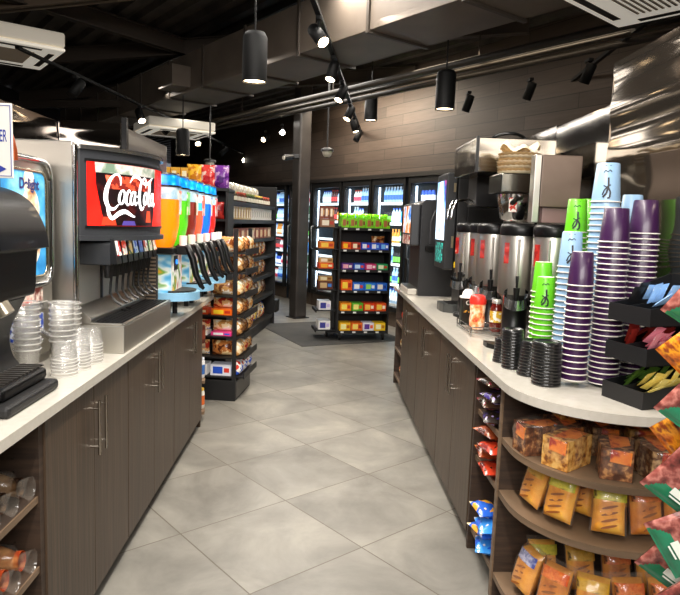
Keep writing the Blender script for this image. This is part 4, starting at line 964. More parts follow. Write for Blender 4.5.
for k, z in enumerate(NZ):
    for j in range(2):
        if k == 0: me = boxpack(.17, .12, .09, [('dcdce4', '2a50b8', 'd03828'), ('ece8e4', '8a4a28', 'e8b030')][j]); nm = 'snack_box'
        elif k == 2: me = boxpack(.17, .12, .03, [('e83c88', 'f4f0f0', '2a60c8'), ('e8e4dc', 'c84028', 'e8b838')][j]); nm = 'snack_box'
        elif k == 3: me = boxpack(.17, .12, .05, [('e86818', 'f8d030', 'b82818'), ('d04818', 'f8c030', 'f0e0b0')][j]); nm = 'snack_box'
        else: me = bag(.18, .12, .1, BK[(k+j*2) % 6], seed=j+k % 2, scale=18); nm = 'snack_bag'
        nitem(me, nm, .09, .13+j*.2, z, '%s on the %s narrow rack shelf, %s post' % ({'snack_box': 'printed snack box', 'snack_bag': 'wrapped pastry bag'}[nm], nl[k], ['beside the aisle', 'behind the counter side'][j]), 'box' if nm == 'snack_box' else 'bag', 'snacks on the narrow rack')
        if k in (2, 3):
            nitem(bag(.18, .085, .09, BK[(k+j) % 6], seed=j, scale=18), 'snack_bag', .11, .13+j*.2, z+(.031 if k == 2 else .052), 'wrapped pastry bag lying on the boxes, %s rack shelf, %s post' % (nl[k], ['aisle', 'counter side'][j]), 'bag', 'snacks on the narrow rack')
    for j in range(3):
        me = bag(.12, .12, .1, BK[(k*2+j) % 6] if k not in (0,) else ('2a58c8', 'f0ece8', 'd83828', 'e8c040'), seed=(k+j) % 3, scale=18)
        nitem(me, 'snack_bag', .1+j*.15, -.0+.01, z, 'pastry bag leaning out to the aisle, %s rack shelf, %s from the counter' % (nl[k], ORD[j]), 'bag', 'snacks on the narrow rack', rz=PI/2)
# tall dark chip rack behind
tr = thing('chip_rack', 'tall black rack topped with orange, red and purple chip bags behind the frozen drinks', 'shelving', (-1.25, 5.85, 0))
part('case', MB().box(-.45, .42, -.18, .2, 0, 1.20), BLACKM, tr); part('back_panel', MB().box(-.45, .42, .18, .2, 1.2, 1.72), BLACKM, tr)
part('side_panel', MB().box(.40, .42, -.18, .18, 1.2, 1.72), BLACKM, tr); part('side_panel', MB().box(-.45, -.43, -.18, .18, 1.2, 1.72), BLACKM, tr)
part('top_board', MB().box(-.46, .43, -.19, .21, 1.72, 1.745), BLACKM, tr); part('shelf', MB().box(-.43, .40, -.17, .18, 1.45, 1.47), BLACKM, tr)
for x, c, nm in ((-1.14, ('c87818', 'e8b030', '1c1814'), 'orange'), (-1.02, ('b81c24', 'd84038', 'f0c8b8', '5a0c14'), 'red'), (-.90, ('4a1a6a', '7a3a98', 'c8a0c8', '2c0c3c'), 'purple')):
    o = link('chip_bag', bag(.135, .2, .06, c, seed=1, scale=16), loc=(x, 5.74, 1.747)); tag(o, '%s chip bag standing on top of the tall black rack' % nm, 'bag', None)
for j, x in enumerate((-1.40, -1.31, -1.22)):
    o = link('snack_box', boxpack(.08, .1, .17, ('d8a030', 'ece0b8', '8a4a20')), loc=(x, 5.78, 1.747)); tag(o, 'yellow box on top of the tall black rack, %s from the steel panel' % ORD[j], 'box', 'yellow boxes on the tall rack')
for j in range(3):
    o = link('chip_bag', bag(.16, .15, .07, ('8a1c20', 'b83028', '5a1014'), seed=j, scale=16), loc=(-.95-.17*j, 5.72, 1.472)); tag(o, 'dark red chip bag on the tall rack shelf, %s from the aisle' % ORD[j], 'bag', 'dark red chip bags')

# packets in the end shelves and open shelves
for k, z in enumerate((.08, .31, .57)):
    for j in range(2):
        c = [('e8e4dc', 'd86828', 'f0c040'), ('e8e8ea', '3a6ab0', 'c8d0d8'), ('5a2418', '8a4430', 'c8a078')][k]
        key = ('tub', c)
        if key not in _m: _m[key] = MB().lathe([(.03, 0), (.036, .01), (.036, .12), (.03, .135)], n=14, mi=0).lathe([(.0365, .03), (.0365, .10)], n=14, mi=1, cap=False).lathe([(.032, .135), (.032, .15), (.001, .151)], n=14, mi=2, cap=False).mesh('tub', [mat(c[0], .3), mat(c[1], .4), mat(c[2], .4)])
        o = link('tub', _m[key], loc=(-.93+.08*j, 4.53, z+.0015)); tag(o, '%s tub on the %s drink counter end shelf, %s from the wall' % (['white and orange', 'white and blue', 'dark brown'][k], ['lowest', 'middle', 'upper'][k], ORD[j]), 'tub', 'tubs on the end shelf')
for k, z in enumerate((.107, .352, .602)):
    for j in range(3):
        o = link('snack_bag', bag(.115, .11, .08, [BK[3], BK[2], ('d83828', 'f0e8e0', 'e8a030')][k], seed=j, scale=18), loc=(.80, 5.33+j*.125, z+.0015), rz=-PI/2); tag(o, 'small snack bag on the %s end shelf of the coffee counter, %s from the cabinets' % (['lowest', 'middle', 'upper'][k], ORD[j]), 'bag', 'snack bags on the coffee counter end shelf')

# snack cubbies beside the rounded corner
CUB = [(('1c58c8', '3a90e0', 'd8d8dc', 'e0a830'), ('e0a030', '2a60c8', 'e8d8a8', 'c84020')), (('4a1c10', '8a3c1c', 'c86a34', 'd8c0a0'), ('7a1c14', 'b83820', '5a2c18', 'd8b890')), (('3a2a70', '2c2420', 'a898c8', '7a5030'), ('1c1816', '5a4030', 'a83a50', 'b8b0a8'))]
for k, z in enumerate(SH):
    for j in range(4):
        o = link('snack_bag', bag(.15, .10, .038, CUB[k][(j+k) % 2], seed=j % 3, scale=14, wr=.004), loc=(.805, 2.50+.07*(j % 2), z+.0245+.046*j))
        o.rotation_euler = (0, 0, 0); o.rotation_euler = (PI/2, 0, -PI/2+R.uniform(-.3, .3)); o.location.z += .024
        tag(o, 'wrapped snack in the %s cubby beside the rounded corner, %s from the shelf board' % (['lowest', 'middle', 'upper'][k], ORD[j]), 'bag', 'snacks in the cubbies')

# wrapped bread in the open unit by the camera
for k, (z, h1) in enumerate(((.426, 'c8602c'), (.646, '4a3020'))):
    for j in range(5):
        key = ('loafl', h1)
        if key not in _m:
            q = MB()
            for sc_ in (1,): q.lathe([(.001, 0), (.03, .01), (.043, .05), (.045, .16), (.04, .21), (.028, .245), (.03, .27)], n=16, M=Matrix.Rotation(PI/2, 4, 'Y'), cap=False, sy=.8)
            _m[key] = q.mesh('bread_loaf', [noise_mat('crust_'+h1, [h1, '8a3018' if k == 0 else '2c1c14', 'e0a060' if k == 0 else '8a6a48'], scale=14, rough=.25, coat=.6, bump=.3)])
        o = link('bread_loaf', _m[key], loc=(-1.10, 1.745-.1*j, z+.053), rz=-.04); tag(o, '%s wrapped bread roll on the %s open entrance shelf, %s from the panel' % (['reddish', 'dark brown'][k], ['lower', 'upper'][k], ORD[j]), 'bread', 'bread rolls on the open shelf')
        wmk = ('wrapend', h1)
        if wmk not in _m: _m[wmk] = MB().lathe([(.0455, .10), (.046, .16)], n=16, M=Matrix.Rotation(PI/2, 4, 'Y'), cap=False, sy=.82).mesh('label_band', [mat('e8b020' if k else 'd8d0c8', .3)])
        sub('label_band', _m[wmk], o)
        fk = ('film', h1)
        if fk not in _m: _m[fk] = MB().lathe([(.047, .02), (.05, .15), (.044, .24), (.02, .262), (.035, .30)], n=16, M=Matrix.Rotation(PI/2, 4, 'Y'), cap=False, sy=.85).mesh('film_wrap', [FILM])
        sub('film_wrap', _m[fk], o)
# ------------------------------------------------------------------ coffee counter machines
# black dispenser with lit front at the far end
m1 = thing('drink_dispenser', 'black hot drink dispenser with arched side panel at the far counter end', 'dispenser', (1.0, 5.3, ZC))
part('body', MB().prism([(-.20, .0), (.27, 0), (.27, .77), (-.17, .77), (-.20, .74)], 'y', -.30, .25), mat('1a1a1c', .45), m1, bev=.015, seg=3)
part('front_hood', MB().box(-.275, -.20, -.27, .22, .40, .74), mat('3a3b3e', .4), m1, bev=.015, seg=3)
part('lit_picture', MB().box(-.279, -.275, -.23, .18, .50, .72), noise_mat('orange_glass_art', [('1c70c8', .35), ('e8f0f4', .45), ('e88020', .55), ('a84818', .68)], scale=7, emit=.9), m1)
part('button_strip', MB().box(-.279, -.275, -.23, .18, .41, .485), pack(('a83828', 'e8d8c8', '4a2a20'), 30, emit=.4), m1)
part('arch_trim', MB().tube([(-.12, -.302, .42), (-.12, -.302, .60), (-.09, -.302, .68), (-.02, -.302, .71), (.25, -.302, .715)], .007), mat('3c3c3e', .3), m1)
part('drip_tray', MB().box(-.275, -.20, -.25, .2, 0, .05), mat('cfc8bc', .35), m1, bev=.008); part('tray_grille', MB().box(-.27, -.2, -.24, .19, .05, .056), BLACK, m1)
part('side_knob', MB().box(-.16, -.06, -.335, -.30, .36, .41), BLACKG, m1, bev=.012)
# tall coffee vending machine with display door
m2 = thing('coffee_machine', 'tall black bean coffee machine with lit display door and yellow sticker', 'coffee machine', (1.1, 4.45, ZC))
part('body', MB().box(-.10, .24, -.17, .20, 0, .93), mat('161617', .5), m2, bev=.006)
part('upper_case', MB().box(-.17, -.10, -.17, .20, .30, .93), mat('161617', .5), m2, bev=.004)
d = part('door', MB().box(-.245, -.175, -.16, .20, .27, .93), mat('2a2b2d', .4), m2, bev=.008)
part('display_picture', MB().box(-.249, -.245, -.12, .17, .47, .88), noise_mat('glow_art', [('d8ecff', .45), ('7ab0e8', .55), ('2a3a8a', .66), ('c83a40', .75)], scale=5, stretch=(1, 1, .7), emit=1.5, detail=3), d)
part('keypad', MB().box(-.249, -.245, -.10, .14, .31, .45), pack(('1a2430', '3ac0b0', '283848'), 40, emit=.5), d)
part('lock', MB().box(-.20, -.185, -.166, -.16, .42, .50), mat('b8a888', .3, .8), d)
part('lock', MB().box(-.20, -.185, -.166, -.16, .80, .86), mat('b8a888', .3, .8), d)
part('white_sticker', MB().box(-.09, -.02, -.1725, -.17, .86, .90), mat('e0ddd4', .5), m2)
part('yellow_sticker', MB().box(-.175, -.085, -.1725, -.17, .285, .325), mat('f0c818', .5, emit=.1), m2)
part('spout', MB().tube([(-.02, -.175, .30), (-.07, -.19, .31), (-.12, -.2, .28), (-.135, -.2, .22)], .009), CHROME, m2)
part('drip_tray', MB().prism([(-.28, -.28), (-.27, -.36), (-.22, -.395), (-.02, -.395), (-.02, -.18), (-.28, -.18)], 'z', 0.0, .055), mat('3f4140', .35), m2, bev=.01)
part('tray_grille', MB().box(-.24, -.05, -.36, -.20, .055, .06), BLACK, m2)

def server(x, y, label, fx, fy, zb=.0, red=True):
    t = thing('coffee_server', label, 'coffee server', (x, y, ZC), 0, 'stainless coffee servers')
    part('pedestal', MB().lathe([(.085, 0), (.085, .02), (.06, .03), (.06, .22), (.085, .25)], n=24), BLACK, t)
    part('tank', MB().lathe([(.088, .25), (.09, .26), (.09, .53), (.088, .535)], n=32), STEEL, t)
    part('lid', MB().lathe([(.092, .535), (.094, .545), (.094, .575), (.085, .59), (.03, .595)], n=32), BLACKG, t)
    d = Vector((fx, fy, 0)).normalized(); s_ = Vector((-d.y, d.x, 0))
    p = d*.088
    f = part('faucet', MB().cyl((p.x, p.y, .27), (p+d*.05)[:2]+(.27,), .014).cyl(tuple((p+d*.05)[:2])+(.29,), tuple((p+d*.05)[:2])+(.215,), .016, .011), BLACK, t)
    part('faucet_handle', MB().cyl(tuple((p+d*.05)[:2])+(.29,), tuple((p+d*.045)[:2])+(.345,), .005, .009), BLACK if red else mat('d81c1c', .35), f)
    gd_ = MB()
    pts = []
    for i in range(13):
        a = -PI*.75+PI*1.5*i/12; q = p+d*(.048+.042*math.cos(a))+s_*(.058*math.sin(a)); pts.append((q.x, q.y, .262-.03*math.cos(a)))
    vs = [q for q in pts]+[(q[0], q[1], q[2]-.048) for q in pts]
    gd_.add(vs, [(i, i+1, i+14, i+13) for i in range(12)], 0, True)
    part('faucet_guard', gd_, mat('c8ccd4', .15, 1.), f)
    q = p+s_*-.05-d*.012
    part('red_tag', MB().box(-.017, .017, -.002, .002, .40, .50, M=Tr(q.x, q.y, 0) @ Rz(math.atan2(s_.y, s_.x))), pack(('8a1410', 'b02820', 'd8a898'), 30, emit=.0), t)
    part('sight_gauge', MB().cyl(tuple((p+d*.008)[:2])+(.29,), tuple((p+d*.008)[:2])+(.52,), .007), mat('d0ccc4', .15, .6), t)
    return t
server(1.075, 2.86, 'stainless coffee server nearest the paper cups', -.5, -.85)
server(.975, 3.05, 'stainless coffee server with big chrome guard over its black drip base', -.28, -.96)
server(.965, 3.46, 'stainless coffee server behind the ketchup coloured creamer bottle', -.3, -.95)
server(.985, 3.72, 'stainless coffee server with red handled tap', -.45, -.9, red=False)
server(.95, 3.93, 'stainless coffee server farthest along, by the tall black machine', -.6, -.8)
o = thing('drip_base', 'flat black drip base projecting under the front coffee server', 'drip tray', (.93, 2.98, ZC))
part('plate', MB().prism([(-.12, -.06), (-.08, -.14), (.12, -.14), (.12, -.095), (-.12, -.095+.1)], 'z', 0.0, .022), BLACKG, o, bev=.005)
# brewer heads on top
def brewer(x, y, label, w_, zt):
    t = thing('coffee_brewer', label, 'brewer', (x, y, ZC), 0, 'coffee brewers')
    part('rear_column', MB().box(.14, .26, -.1, .1, 0, zt-ZC), STEELD, t, bev=.004)
    part('head', MB().box(-w_/2, .26, -.12, .12, zt-ZC-.095, zt-ZC), steel_mat('smoky_steel', '7c7a72', rough=.2), t, bev=.006)
    part('brew_funnel', MB().lathe([(.055, zt-ZC-.24), (.085, zt-ZC-.225), (.105, zt-ZC-.12), (.108, zt-ZC-.10)], c=(-.0, 0, 0), n=28), CHROME, t)
    part('funnel_handle', MB().tube([(-.02, -.10, zt-ZC-.12), (-.06, -.16, zt-ZC-.13), (-.09, -.20, zt-ZC-.15)], .012), BLACK, t)
    part('info_label', MB().box(-.075, -.035, -.108, -.106, zt-ZC-.19, zt-ZC-.12, M=Tr(0, .01, 0)), pack(('e8e4dc', 'c83828', 'd8a890'), 40), t)
    return t
brewer(1.01, 3.22, 'stainless coffee brewer with cone funnel under the stack of paper filters', .25, 1.752)
b2 = thing('coffee_brewer', 'second coffee brewer with large stainless hopper box, brown reflection painted on', 'brewer', (1.10, 3.0, ZC), 0, 'coffee brewers')
part('hopper_box', MB().box(-.092, .095, -.11, -.05, .672, .91), noise_mat('brown_reflection_steel', ['5f5046', '6d5d52'], scale=6, rough=.35, metal=.3), b2, bev=.004)  # brown reflection on stainless steel, put in as base colour
part('side_strip', MB().box(-.125, -.094, -.11, -.05, .60, .91), STEEL, b2, bev=.003)
part('hopper_neck', MB().box(-.07, .05, -.09, -.05, .60, .672), mat('8a6f6c', .4), b2, bev=.003)
part('rear_column', MB().box(.07, .095, -.1, -.05, 0, .672), STEELD, b2)
b3 = thing('coffee_brewer', 'tall stainless brewer cabinet behind the filters, catching blue reflections', 'brewer', (1.04, 3.68, ZC), 0, 'coffee brewers')
part('case', MB().box(-.21, .22, -.27, .29, .865, 1.05), steel_mat('brewer_wavy', '9a958c', wav=.03, rough=.16, sc=(.6, .6, 2.5)), b3, bev=.005)
part('rear_column', MB().box(.12, .22, .0, .29, 0, .865), STEELD, b3)
part('spout_block', MB().box(-.12, .12, .06, .27, .69, .865), mat('1a1a1c', .4), b3, bev=.004)
part('corner_post', MB().box(-.215, -.2, -.275, -.26, .865, 1.055), BLACK, b3)
for yy in (-.15, .12): part('cable_loop', MB().tube([(.0+.10*math.cos(a), yy+.02*math.sin(3*a), 1.055+.035*math.sin(a)) for a in [PI*i/10 for i in range(11)]], .009), BLACK, b3)
for yy in (.09, .20):
    part('water_spout', MB().tube([(-.10, yy, .70), (-.16, yy, .73), (-.23, yy-.02, .72), (-.26, yy-.03, .66), (-.262, yy-.03, .61)], .009), CHROME, b3)
# stack of paper coffee filters (each filter a fluted cup) on the brewer
fm = None
def filt():
    mb = MB(); vs = []; N = 48
    for r, z in ((.0, 0), (.06, 0), (.097, .001), (.105, .0115)):
        for i in range(N):
            f = 1+(.045 if i % 2 else -.03)*(r > .06); vs.append((r*f*math.cos(2*PI*i/N), r*f*math.sin(2*PI*i/N), z+(.003 if i % 2 else 0)*(r > .06)))
    return mb.add(vs, [(j*N+i, j*N+(i+1) % N, (j+1)*N+(i+1) % N, (j+1)*N+i) for j in range(3) for i in range(N)], 0, True).mesh('coffee_filter', [mat('ecdcbc', .8)])
fm = filt()
fm2 = fm.copy(); fm2.materials[0] = mat('c4a678', .8)
for j in range(8):
    o = link('coffee_filter', (fm, fm2)[j % 2], loc=(1.0+R.uniform(-.004, .004), 3.22+R.uniform(-.004, .004), 1.7545+j*.0128), rz=R.random()); tag(o, 'brown paper coffee filter, %s from the brewer in the filter stack' % ORD[j], 'filter', 'paper coffee filters')
lf = MB(); vs = []; N = 40
for r, z in ((.0, .0), (.06, .012), (.085, .03), (.100, .012)):
    for i in range(N):
        w_ = .012*math.sin(i*.9)+.01*math.sin(i*.37); vs.append((r*math.cos(2*PI*i/N)*(1+w_), r*math.sin(2*PI*i/N), z+w_*(r > .04)*1.2))
o = link('coffee_filter', lf.add(vs, [(j*N+i, j*N+(i+1) % N, (j+1)*N+(i+1) % N, (j+1)*N+i) for j in range(3) for i in range(N)], 0, True).mesh('filter_crumpled', [mat('ecdcbc', .8)]), loc=(1.0, 3.22, 1.7545+8*.0128+.008)); tag(o, 'crumpled paper filter flopped over the top of the filter stack', 'filter', 'paper coffee filters')

# creamers on the wire stand
ws = thing('wire_stand', 'low chrome wire stand holding creamers in front of the coffee servers', 'stand', (.89, 3.36, ZC))
wr = MB()
for z in (.02, .05): wr.tube([(-.09, -.17, z), (.10, -.17, z), (.10, .0, z), (-.025, .0, z), (-.025, .16, z), (-.09, .16, z), (-.09, -.17, z)], .003)
for i in range(7): wr.tube([(-.09, -.14+i*.045, .02), (.10 if i < 4 else -.01, -.14+i*.045, .02)], .002)
part('wire_frame', wr, CHROME, ws)
for x, yy_ in ((-.09, (-.17, .16)), (.10, (-.17, .0))):
    for y in yy_: part('foot', MB().cyl((x, y, 0), (x, y, .05), .004), CHROME, ws)
t = thing('milk_carton', 'black creamer carton with round white dome top and white badge', 'carton', (.843, 3.47, ZC+.0235))
part('carton', MB().box(-.04, .04, -.03, .03, 0, .15), noise_mat('black_print', [('101512', .55), ('1c2a22', .7)], scale=20, rough=.35), t, bev=.003)
part('badge', MB().cyl((-.005, -.031, .125), (-.005, -.0325, .125), .013, n=20), mat('d8dcd4', .4), t); part('badge_mark', MB().cyl((-.005, -.0325, .125), (-.005, -.0335, .125), .009, n=16), mat('1c2a22', .4), t)
part('gold_lettering', MB().box(-.03, .005, -.0325, -.031, .07, .082), pack(('c89838', '101512', 'd8b050'), 90, emit=.1), t)
part('white_swirl', MB().cyl((.012, -.031, .035), (.012, -.0322, .035), .016, n=18), pack(('101512', 'c8ccc4'), 60), t)
part('dome_cap', MB().lathe([(.048, .15), (.048, .158), (.034, .162), (.032, .18), (.02, .196), (.001, .20)], n=24), mat('e8e6e0', .35), t)
t = thing('creamer_bottle', 'orange and pink creamer bottle with wide red lid', 'bottle', (.862, 3.325, ZC+.0235))
part('bottle', MB().lathe([(.034, 0), (.04, .01), (.042, .05), (.038, .08), (.042, .12), (.04, .135)], n=24), noise_mat('creamer_art', [('c83020', .36), ('f0a060', .46), ('f8dcc0', .56), ('e88858', .66), ('8a3a28', .74)], scale=22, emit=.15, rough=.3), t)
part('lid', MB().lathe([(.044, .135), (.045, .16), (.042, .17), (.04, .18), (.01, .185)], n=24), mat('e03428', .3, emit=.1), t)
t = thing('syrup_bottle', 'clear bottle of dark red syrup with white and gold label', 'bottle', (.945, 3.255, ZC+.0235))
part('bottle', MB().lathe([(.03, 0), (.034, .01), (.034, .12), (.026, .14), (.022, .15)], n=20), mat('5a140c', .12, coat=.6), t)
part('label', MB().lathe([(.0348, .05), (.0348, .11)], n=20, cap=False), pack(('e8e0d4', 'c8a030', '3a1c14'), 40, emit=.1), t)
part('cap', MB().lathe([(.026, .15), (.026, .165), (.02, .17)], n=18), mat('b8b4ac', .3, .5), t)

# ------------------------------------------------------------------ paper cups
WHC = mat('e2ded6', .45)
def cup(rb, rt_, h, col, name='paper_cup'):
    k = ('cup', rb, rt_, h, col)
    if k not in _m:
        mb = MB().lathe([(rb-.003, .003), (rt_, h-.004), (rt_-.003, h-.001)], n=28, mi=0, cap=False).lathe([(rt_-.003, h-.001), (rt_-.006, h-.003), (.001, h-.006)], n=28, mi=1, cap=False)
        tor = [(rb-.003, .004), (rb, .0055), (rb+.0015, .003), (rb, .0005), (rb-.003, .002)]
        mb.lathe(tor, n=28, mi=1, cap=False)
        _m[k] = mb.mesh(name, [mat(col, .35, coat=.15), WHC])
    return _m[k]
def mark(rb, rt_, h, x, y):
    """black painted figure mark wrapped on the cup side towards the aisle"""
    a0 = math.atan2(-y, -x)
    mb = MB()
    def q(u, v):
        z = h*(1-v); r = rb+(rt_-rb)*z/h+.0006; a = a0+u/r; return (r*math.cos(a), r*math.sin(a), z)
    def stroke(pts, w_):
        for (u0, v0), (u1, v1) in zip(pts, pts[1:]):
            d = math.hypot(u1-u0, (v1-v0)*h) or 1; nx, ny = -(v1-v0)*h/d*w_/2, (u1-u0)/d*w_/2
            mb.add([q(u0-nx, v0-ny/h), q(u1-nx, v1-ny/h), q(u1+nx, v1+ny/h), q(u0+nx, v0+ny/h)], [(0, 1, 2, 3)])
    stroke([(.004, .38), (.006, .6), (.0, .78), (-.012, .88)], .007)
    stroke([(-.012, .58), (.0, .62), (.014, .56)], .004)
    stroke([(.004, .60), (-.008, .70), (-.014, .82)], .005)
    stroke([(.005, .62), (.014, .74), (.013, .88), (.004, .9)], .006)
    stroke([(-.014, .26), (-.008, .20), (.0, .24), (.008, .19), (.014, .24)], .003)
    stroke([(-.012, .08), (.012, .08)], .002)
    return mb
def cup_stack(x, y, ztop, rb, rt_, h, pitch, col, cn, where, logo=False):
    n = int(round((ztop-ZC-h)/pitch))+1
    for i in range(n):
        z = ztop-h-(n-1-i)*pitch
        if z < ZC: continue
        o = link('paper_cup', cup(rb, rt_, h, col), loc=(x+R.uniform(-.0006, .0006), y+R.uniform(-.0006, .0006), z))
        if i == n-1:
            tag(o, 'upside-down %s paper cup topping the stack %s' % (cn, where), 'cup', 'paper cups')
            if logo: part('printed_mark', mark(rb, rt_, h, x, y), mat('12141a', .5), o)
        else: tag(o, '%s paper cup, %s from the top, stack %s' % (cn, ORD[n-1-i], where), 'cup', 'paper cups')
PUR, BLU, GRN = '35143f', '8fb2d2', '63c21c'
cup_stack(.952, 2.24, 1.408, .0485, .037, .125, .0232, PUR, 'dark purple', 'beside the big black lid stack')
cup_stack(1.068, 2.25, 1.568, .0555, .042, .125, .0200, PUR, 'dark purple', 'behind the condiment organizer')
cup_stack(1.195, 2.29, 1.602, .0555, .042, .125, .0200, PUR, 'dark purple', 'nearest the steel wall')
cup_stack(1.097, 2.41, 1.742, .0555, .042, .150, .0225, BLU, 'pale blue', 'tallest of all', True)
cup_stack(1.232, 2.47, 1.63, .050, .037, .14, .0225, BLU, 'pale blue', 'against the steel wall', False)
cup_stack(.985, 2.43, 1.478, .048, .037, .14, .0225, BLU, 'pale blue', 'behind the front purple one', True)
cup_stack(1.066, 2.60, 1.612, .047, .037, .14, .0225, GRN, 'lime green', 'behind the tall blue one, aisle side', True)
cup_stack(1.168, 2.72, 1.62, .047, .037, .14, .0225, GRN, 'lime green', 'rearmost by the hopper box', False)
cup_stack(.957, 2.64, 1.345, .045, .035, .13, .0225, GRN, 'lime green', 'next to the coffee servers', False)
cup_stack(.932, 2.53, 1.29, .045, .035, .13, .0225, GRN, 'lime green', 'behind the black lids', True)
# black ribbed coffee lids, nested into four piles
def lidm(r):
    k = ('clid', r)
    if k not in _m:
        _m[k] = MB().lathe([(r*.93, .0), (r, .001), (r, .008), (r*.955, .0105), (r*.93, .0175), (r*.86, .0185), (r*.82, .013), (.001, .0125)], n=36, cap=False).mesh('lid', [mat('101011', .28, coat=.3)])
    return _m[k]
for si, (x, y, r, n, wh) in enumerate([(.853, 2.245, .053, 13, 'biggest pile by the purple cups'), (.835, 2.385, .046, 11, 'second pile from the purple cups'), (.805, 2.50, .044, 13, 'third pile from the purple cups'), (.79, 2.61, .036, 8, 'smallest pile by the coffee servers')]):
    for j in range(n):
        o = link('coffee_cup_cover', lidm(r), loc=(x+.0012*j*(1 if si % 2 else -.4), y, ZC+.001+j*.0120), rz=j)
        o.rotation_euler = (0, R.uniform(-.02, .02), j)
        tag(o, 'black plastic coffee lid, %s from the counter, %s' % (ORD[j], wh), 'lid', 'black coffee lids')

# condiment organizer
OA = math.atan2(.951, -.308)
og = thing('condiment_organizer', 'three tier black plastic organizer holding sweetener packets on the rounded corner', 'organizer', (1.056, 1.935, ZC), OA)
for k, z in enumerate((.0, .142, .272)):
    tr_ = MB(); z0, z1 = z, z+.058
    tr_.box(.0, .18, -.004, 0, z0, z1).box(0, .18, -.27, -.266, z0, z1+.02).box(0, .18, -.266, -.004, z0, z0+.003)
    for x in (0, .0885, .176): tr_.prism([(-.266, z0), (-.004, z0), (-.004, z1), (-.266, z1+.03)], 'x', x, x+.004)
    part('tray', tr_, mat('17181a', .42), og)
part('side_wall', MB().prism([(-.27, 0), (-.17, 0), (-.17, .40), (-.27, .43)], 'x', -.004, -.0005), mat('131416', .45), og)
part('side_wall', MB().prism([(-.27, 0), (-.17, 0), (-.17, .40), (-.27, .43)], 'x', .1805, .184), mat('131416', .45), og)
part('back_wall', MB().box(0, .18, -.275, -.2705, 0, .43), mat('131416', .45), og)
def pkt(c1, c2):
    k = ('pkt', c1, c2)
    if k not in _m: _m[k] = MB().pillow(.036, .075, .006, nx=4, ny=6, crimp=.1, wr=.001, M=Tr(0, 0, .0375)).mesh('packet', [noise_mat('pk'+c1, [(c1, .5), (c2, .62)], scale=40, const=True, rough=.4, emit=.1)])
    return _m[k]
for (tier, comp, c1, c2, cn, n) in ((2, 0, '9cc4ec', 'e8f0f8', 'pale blue', 16), (2, 1, '1a1a1c', '2a2a2c', 'black', 4), (1, 0, 'e08a98', 'f4d4d8', 'pink', 12), (1, 1, '7a2018', '141012', 'red and black', 7), (0, 0, 'd8c468', 'f8f0b0', 'yellow', 14), (0, 1, '4a6a28', '181a16', 'green and black', 7)):
    z = (.0, .142, .272)[tier]
    for j in range(n):
        lxx = .02+.09*comp+.048*((j*7) % 5)/4; lyy = -.03-.20*j/n
        p = Tr(1.056, 1.935, ZC) @ Rz(OA) @ Vector((lxx, lyy, z+(.05, .05, .066)[tier]+.008*(j % 3)))
        o = link('sweetener_packet', pkt(c1, c2), loc=p); o.rotation_euler = (R.uniform(-.35, .25)-.75, R.uniform(-.3, .3), OA+PI/2+R.uniform(-.5, .5))
        tag(o, '%s sweetener packet standing in the condiment organizer' % cn, 'packet', '%s packets in the organizer' % cn)
tier_ = None

# ------------------------------------------------------------------ cakes and breads on the curved shelves
def cake(kind):
    k = ('cake', kind)
    if k not in _m:
        c = [('c98a3c', '7a4418', 'e8b868'), ('7a4a2c', 'c89058', '4a2814'), ('5a3018', '8a5830', 'c8a070')][kind]
        body = MB(); n = 5
        for i in range(n): body.box(-.05, .05, -.075+i*.03, -.075+i*.03+.0275, 0, .105)
        bm_ = body.mesh('cake', [noise_mat('crumb%d' % kind, [(c[1], .36), (c[0], .46), (c[2], .62)], scale=45, rough=.7, detail=4)])
        lab = MB().add([(-.022, -.079, .062), (.042, -.079, .056), (.044, -.079, .098), (-.02, -.079, .104)], [(0, 1, 2, 3)]).add([(-.02, -.079, .104), (.044, -.079, .098), (.044, .05, .1125), (-.02, .05, .1125)], [(0, 1, 2, 3)])
        lm = lab.mesh('label', [noise_mat('cakelabel', [('a82818', .36), ('e8782c', .46), ('f08c34', .62)], scale=26, rough=.35, emit=.05)])
        fm_ = MB().pillow(.115, .125, .18, e=.16, crimp=.08, nx=8, ny=8, wr=.006, M=Tr(0, 0, .0655), seed=kind).mesh('film', [FILM])
        _m[k] = (bm_, lm, fm_)
    return _m[k]
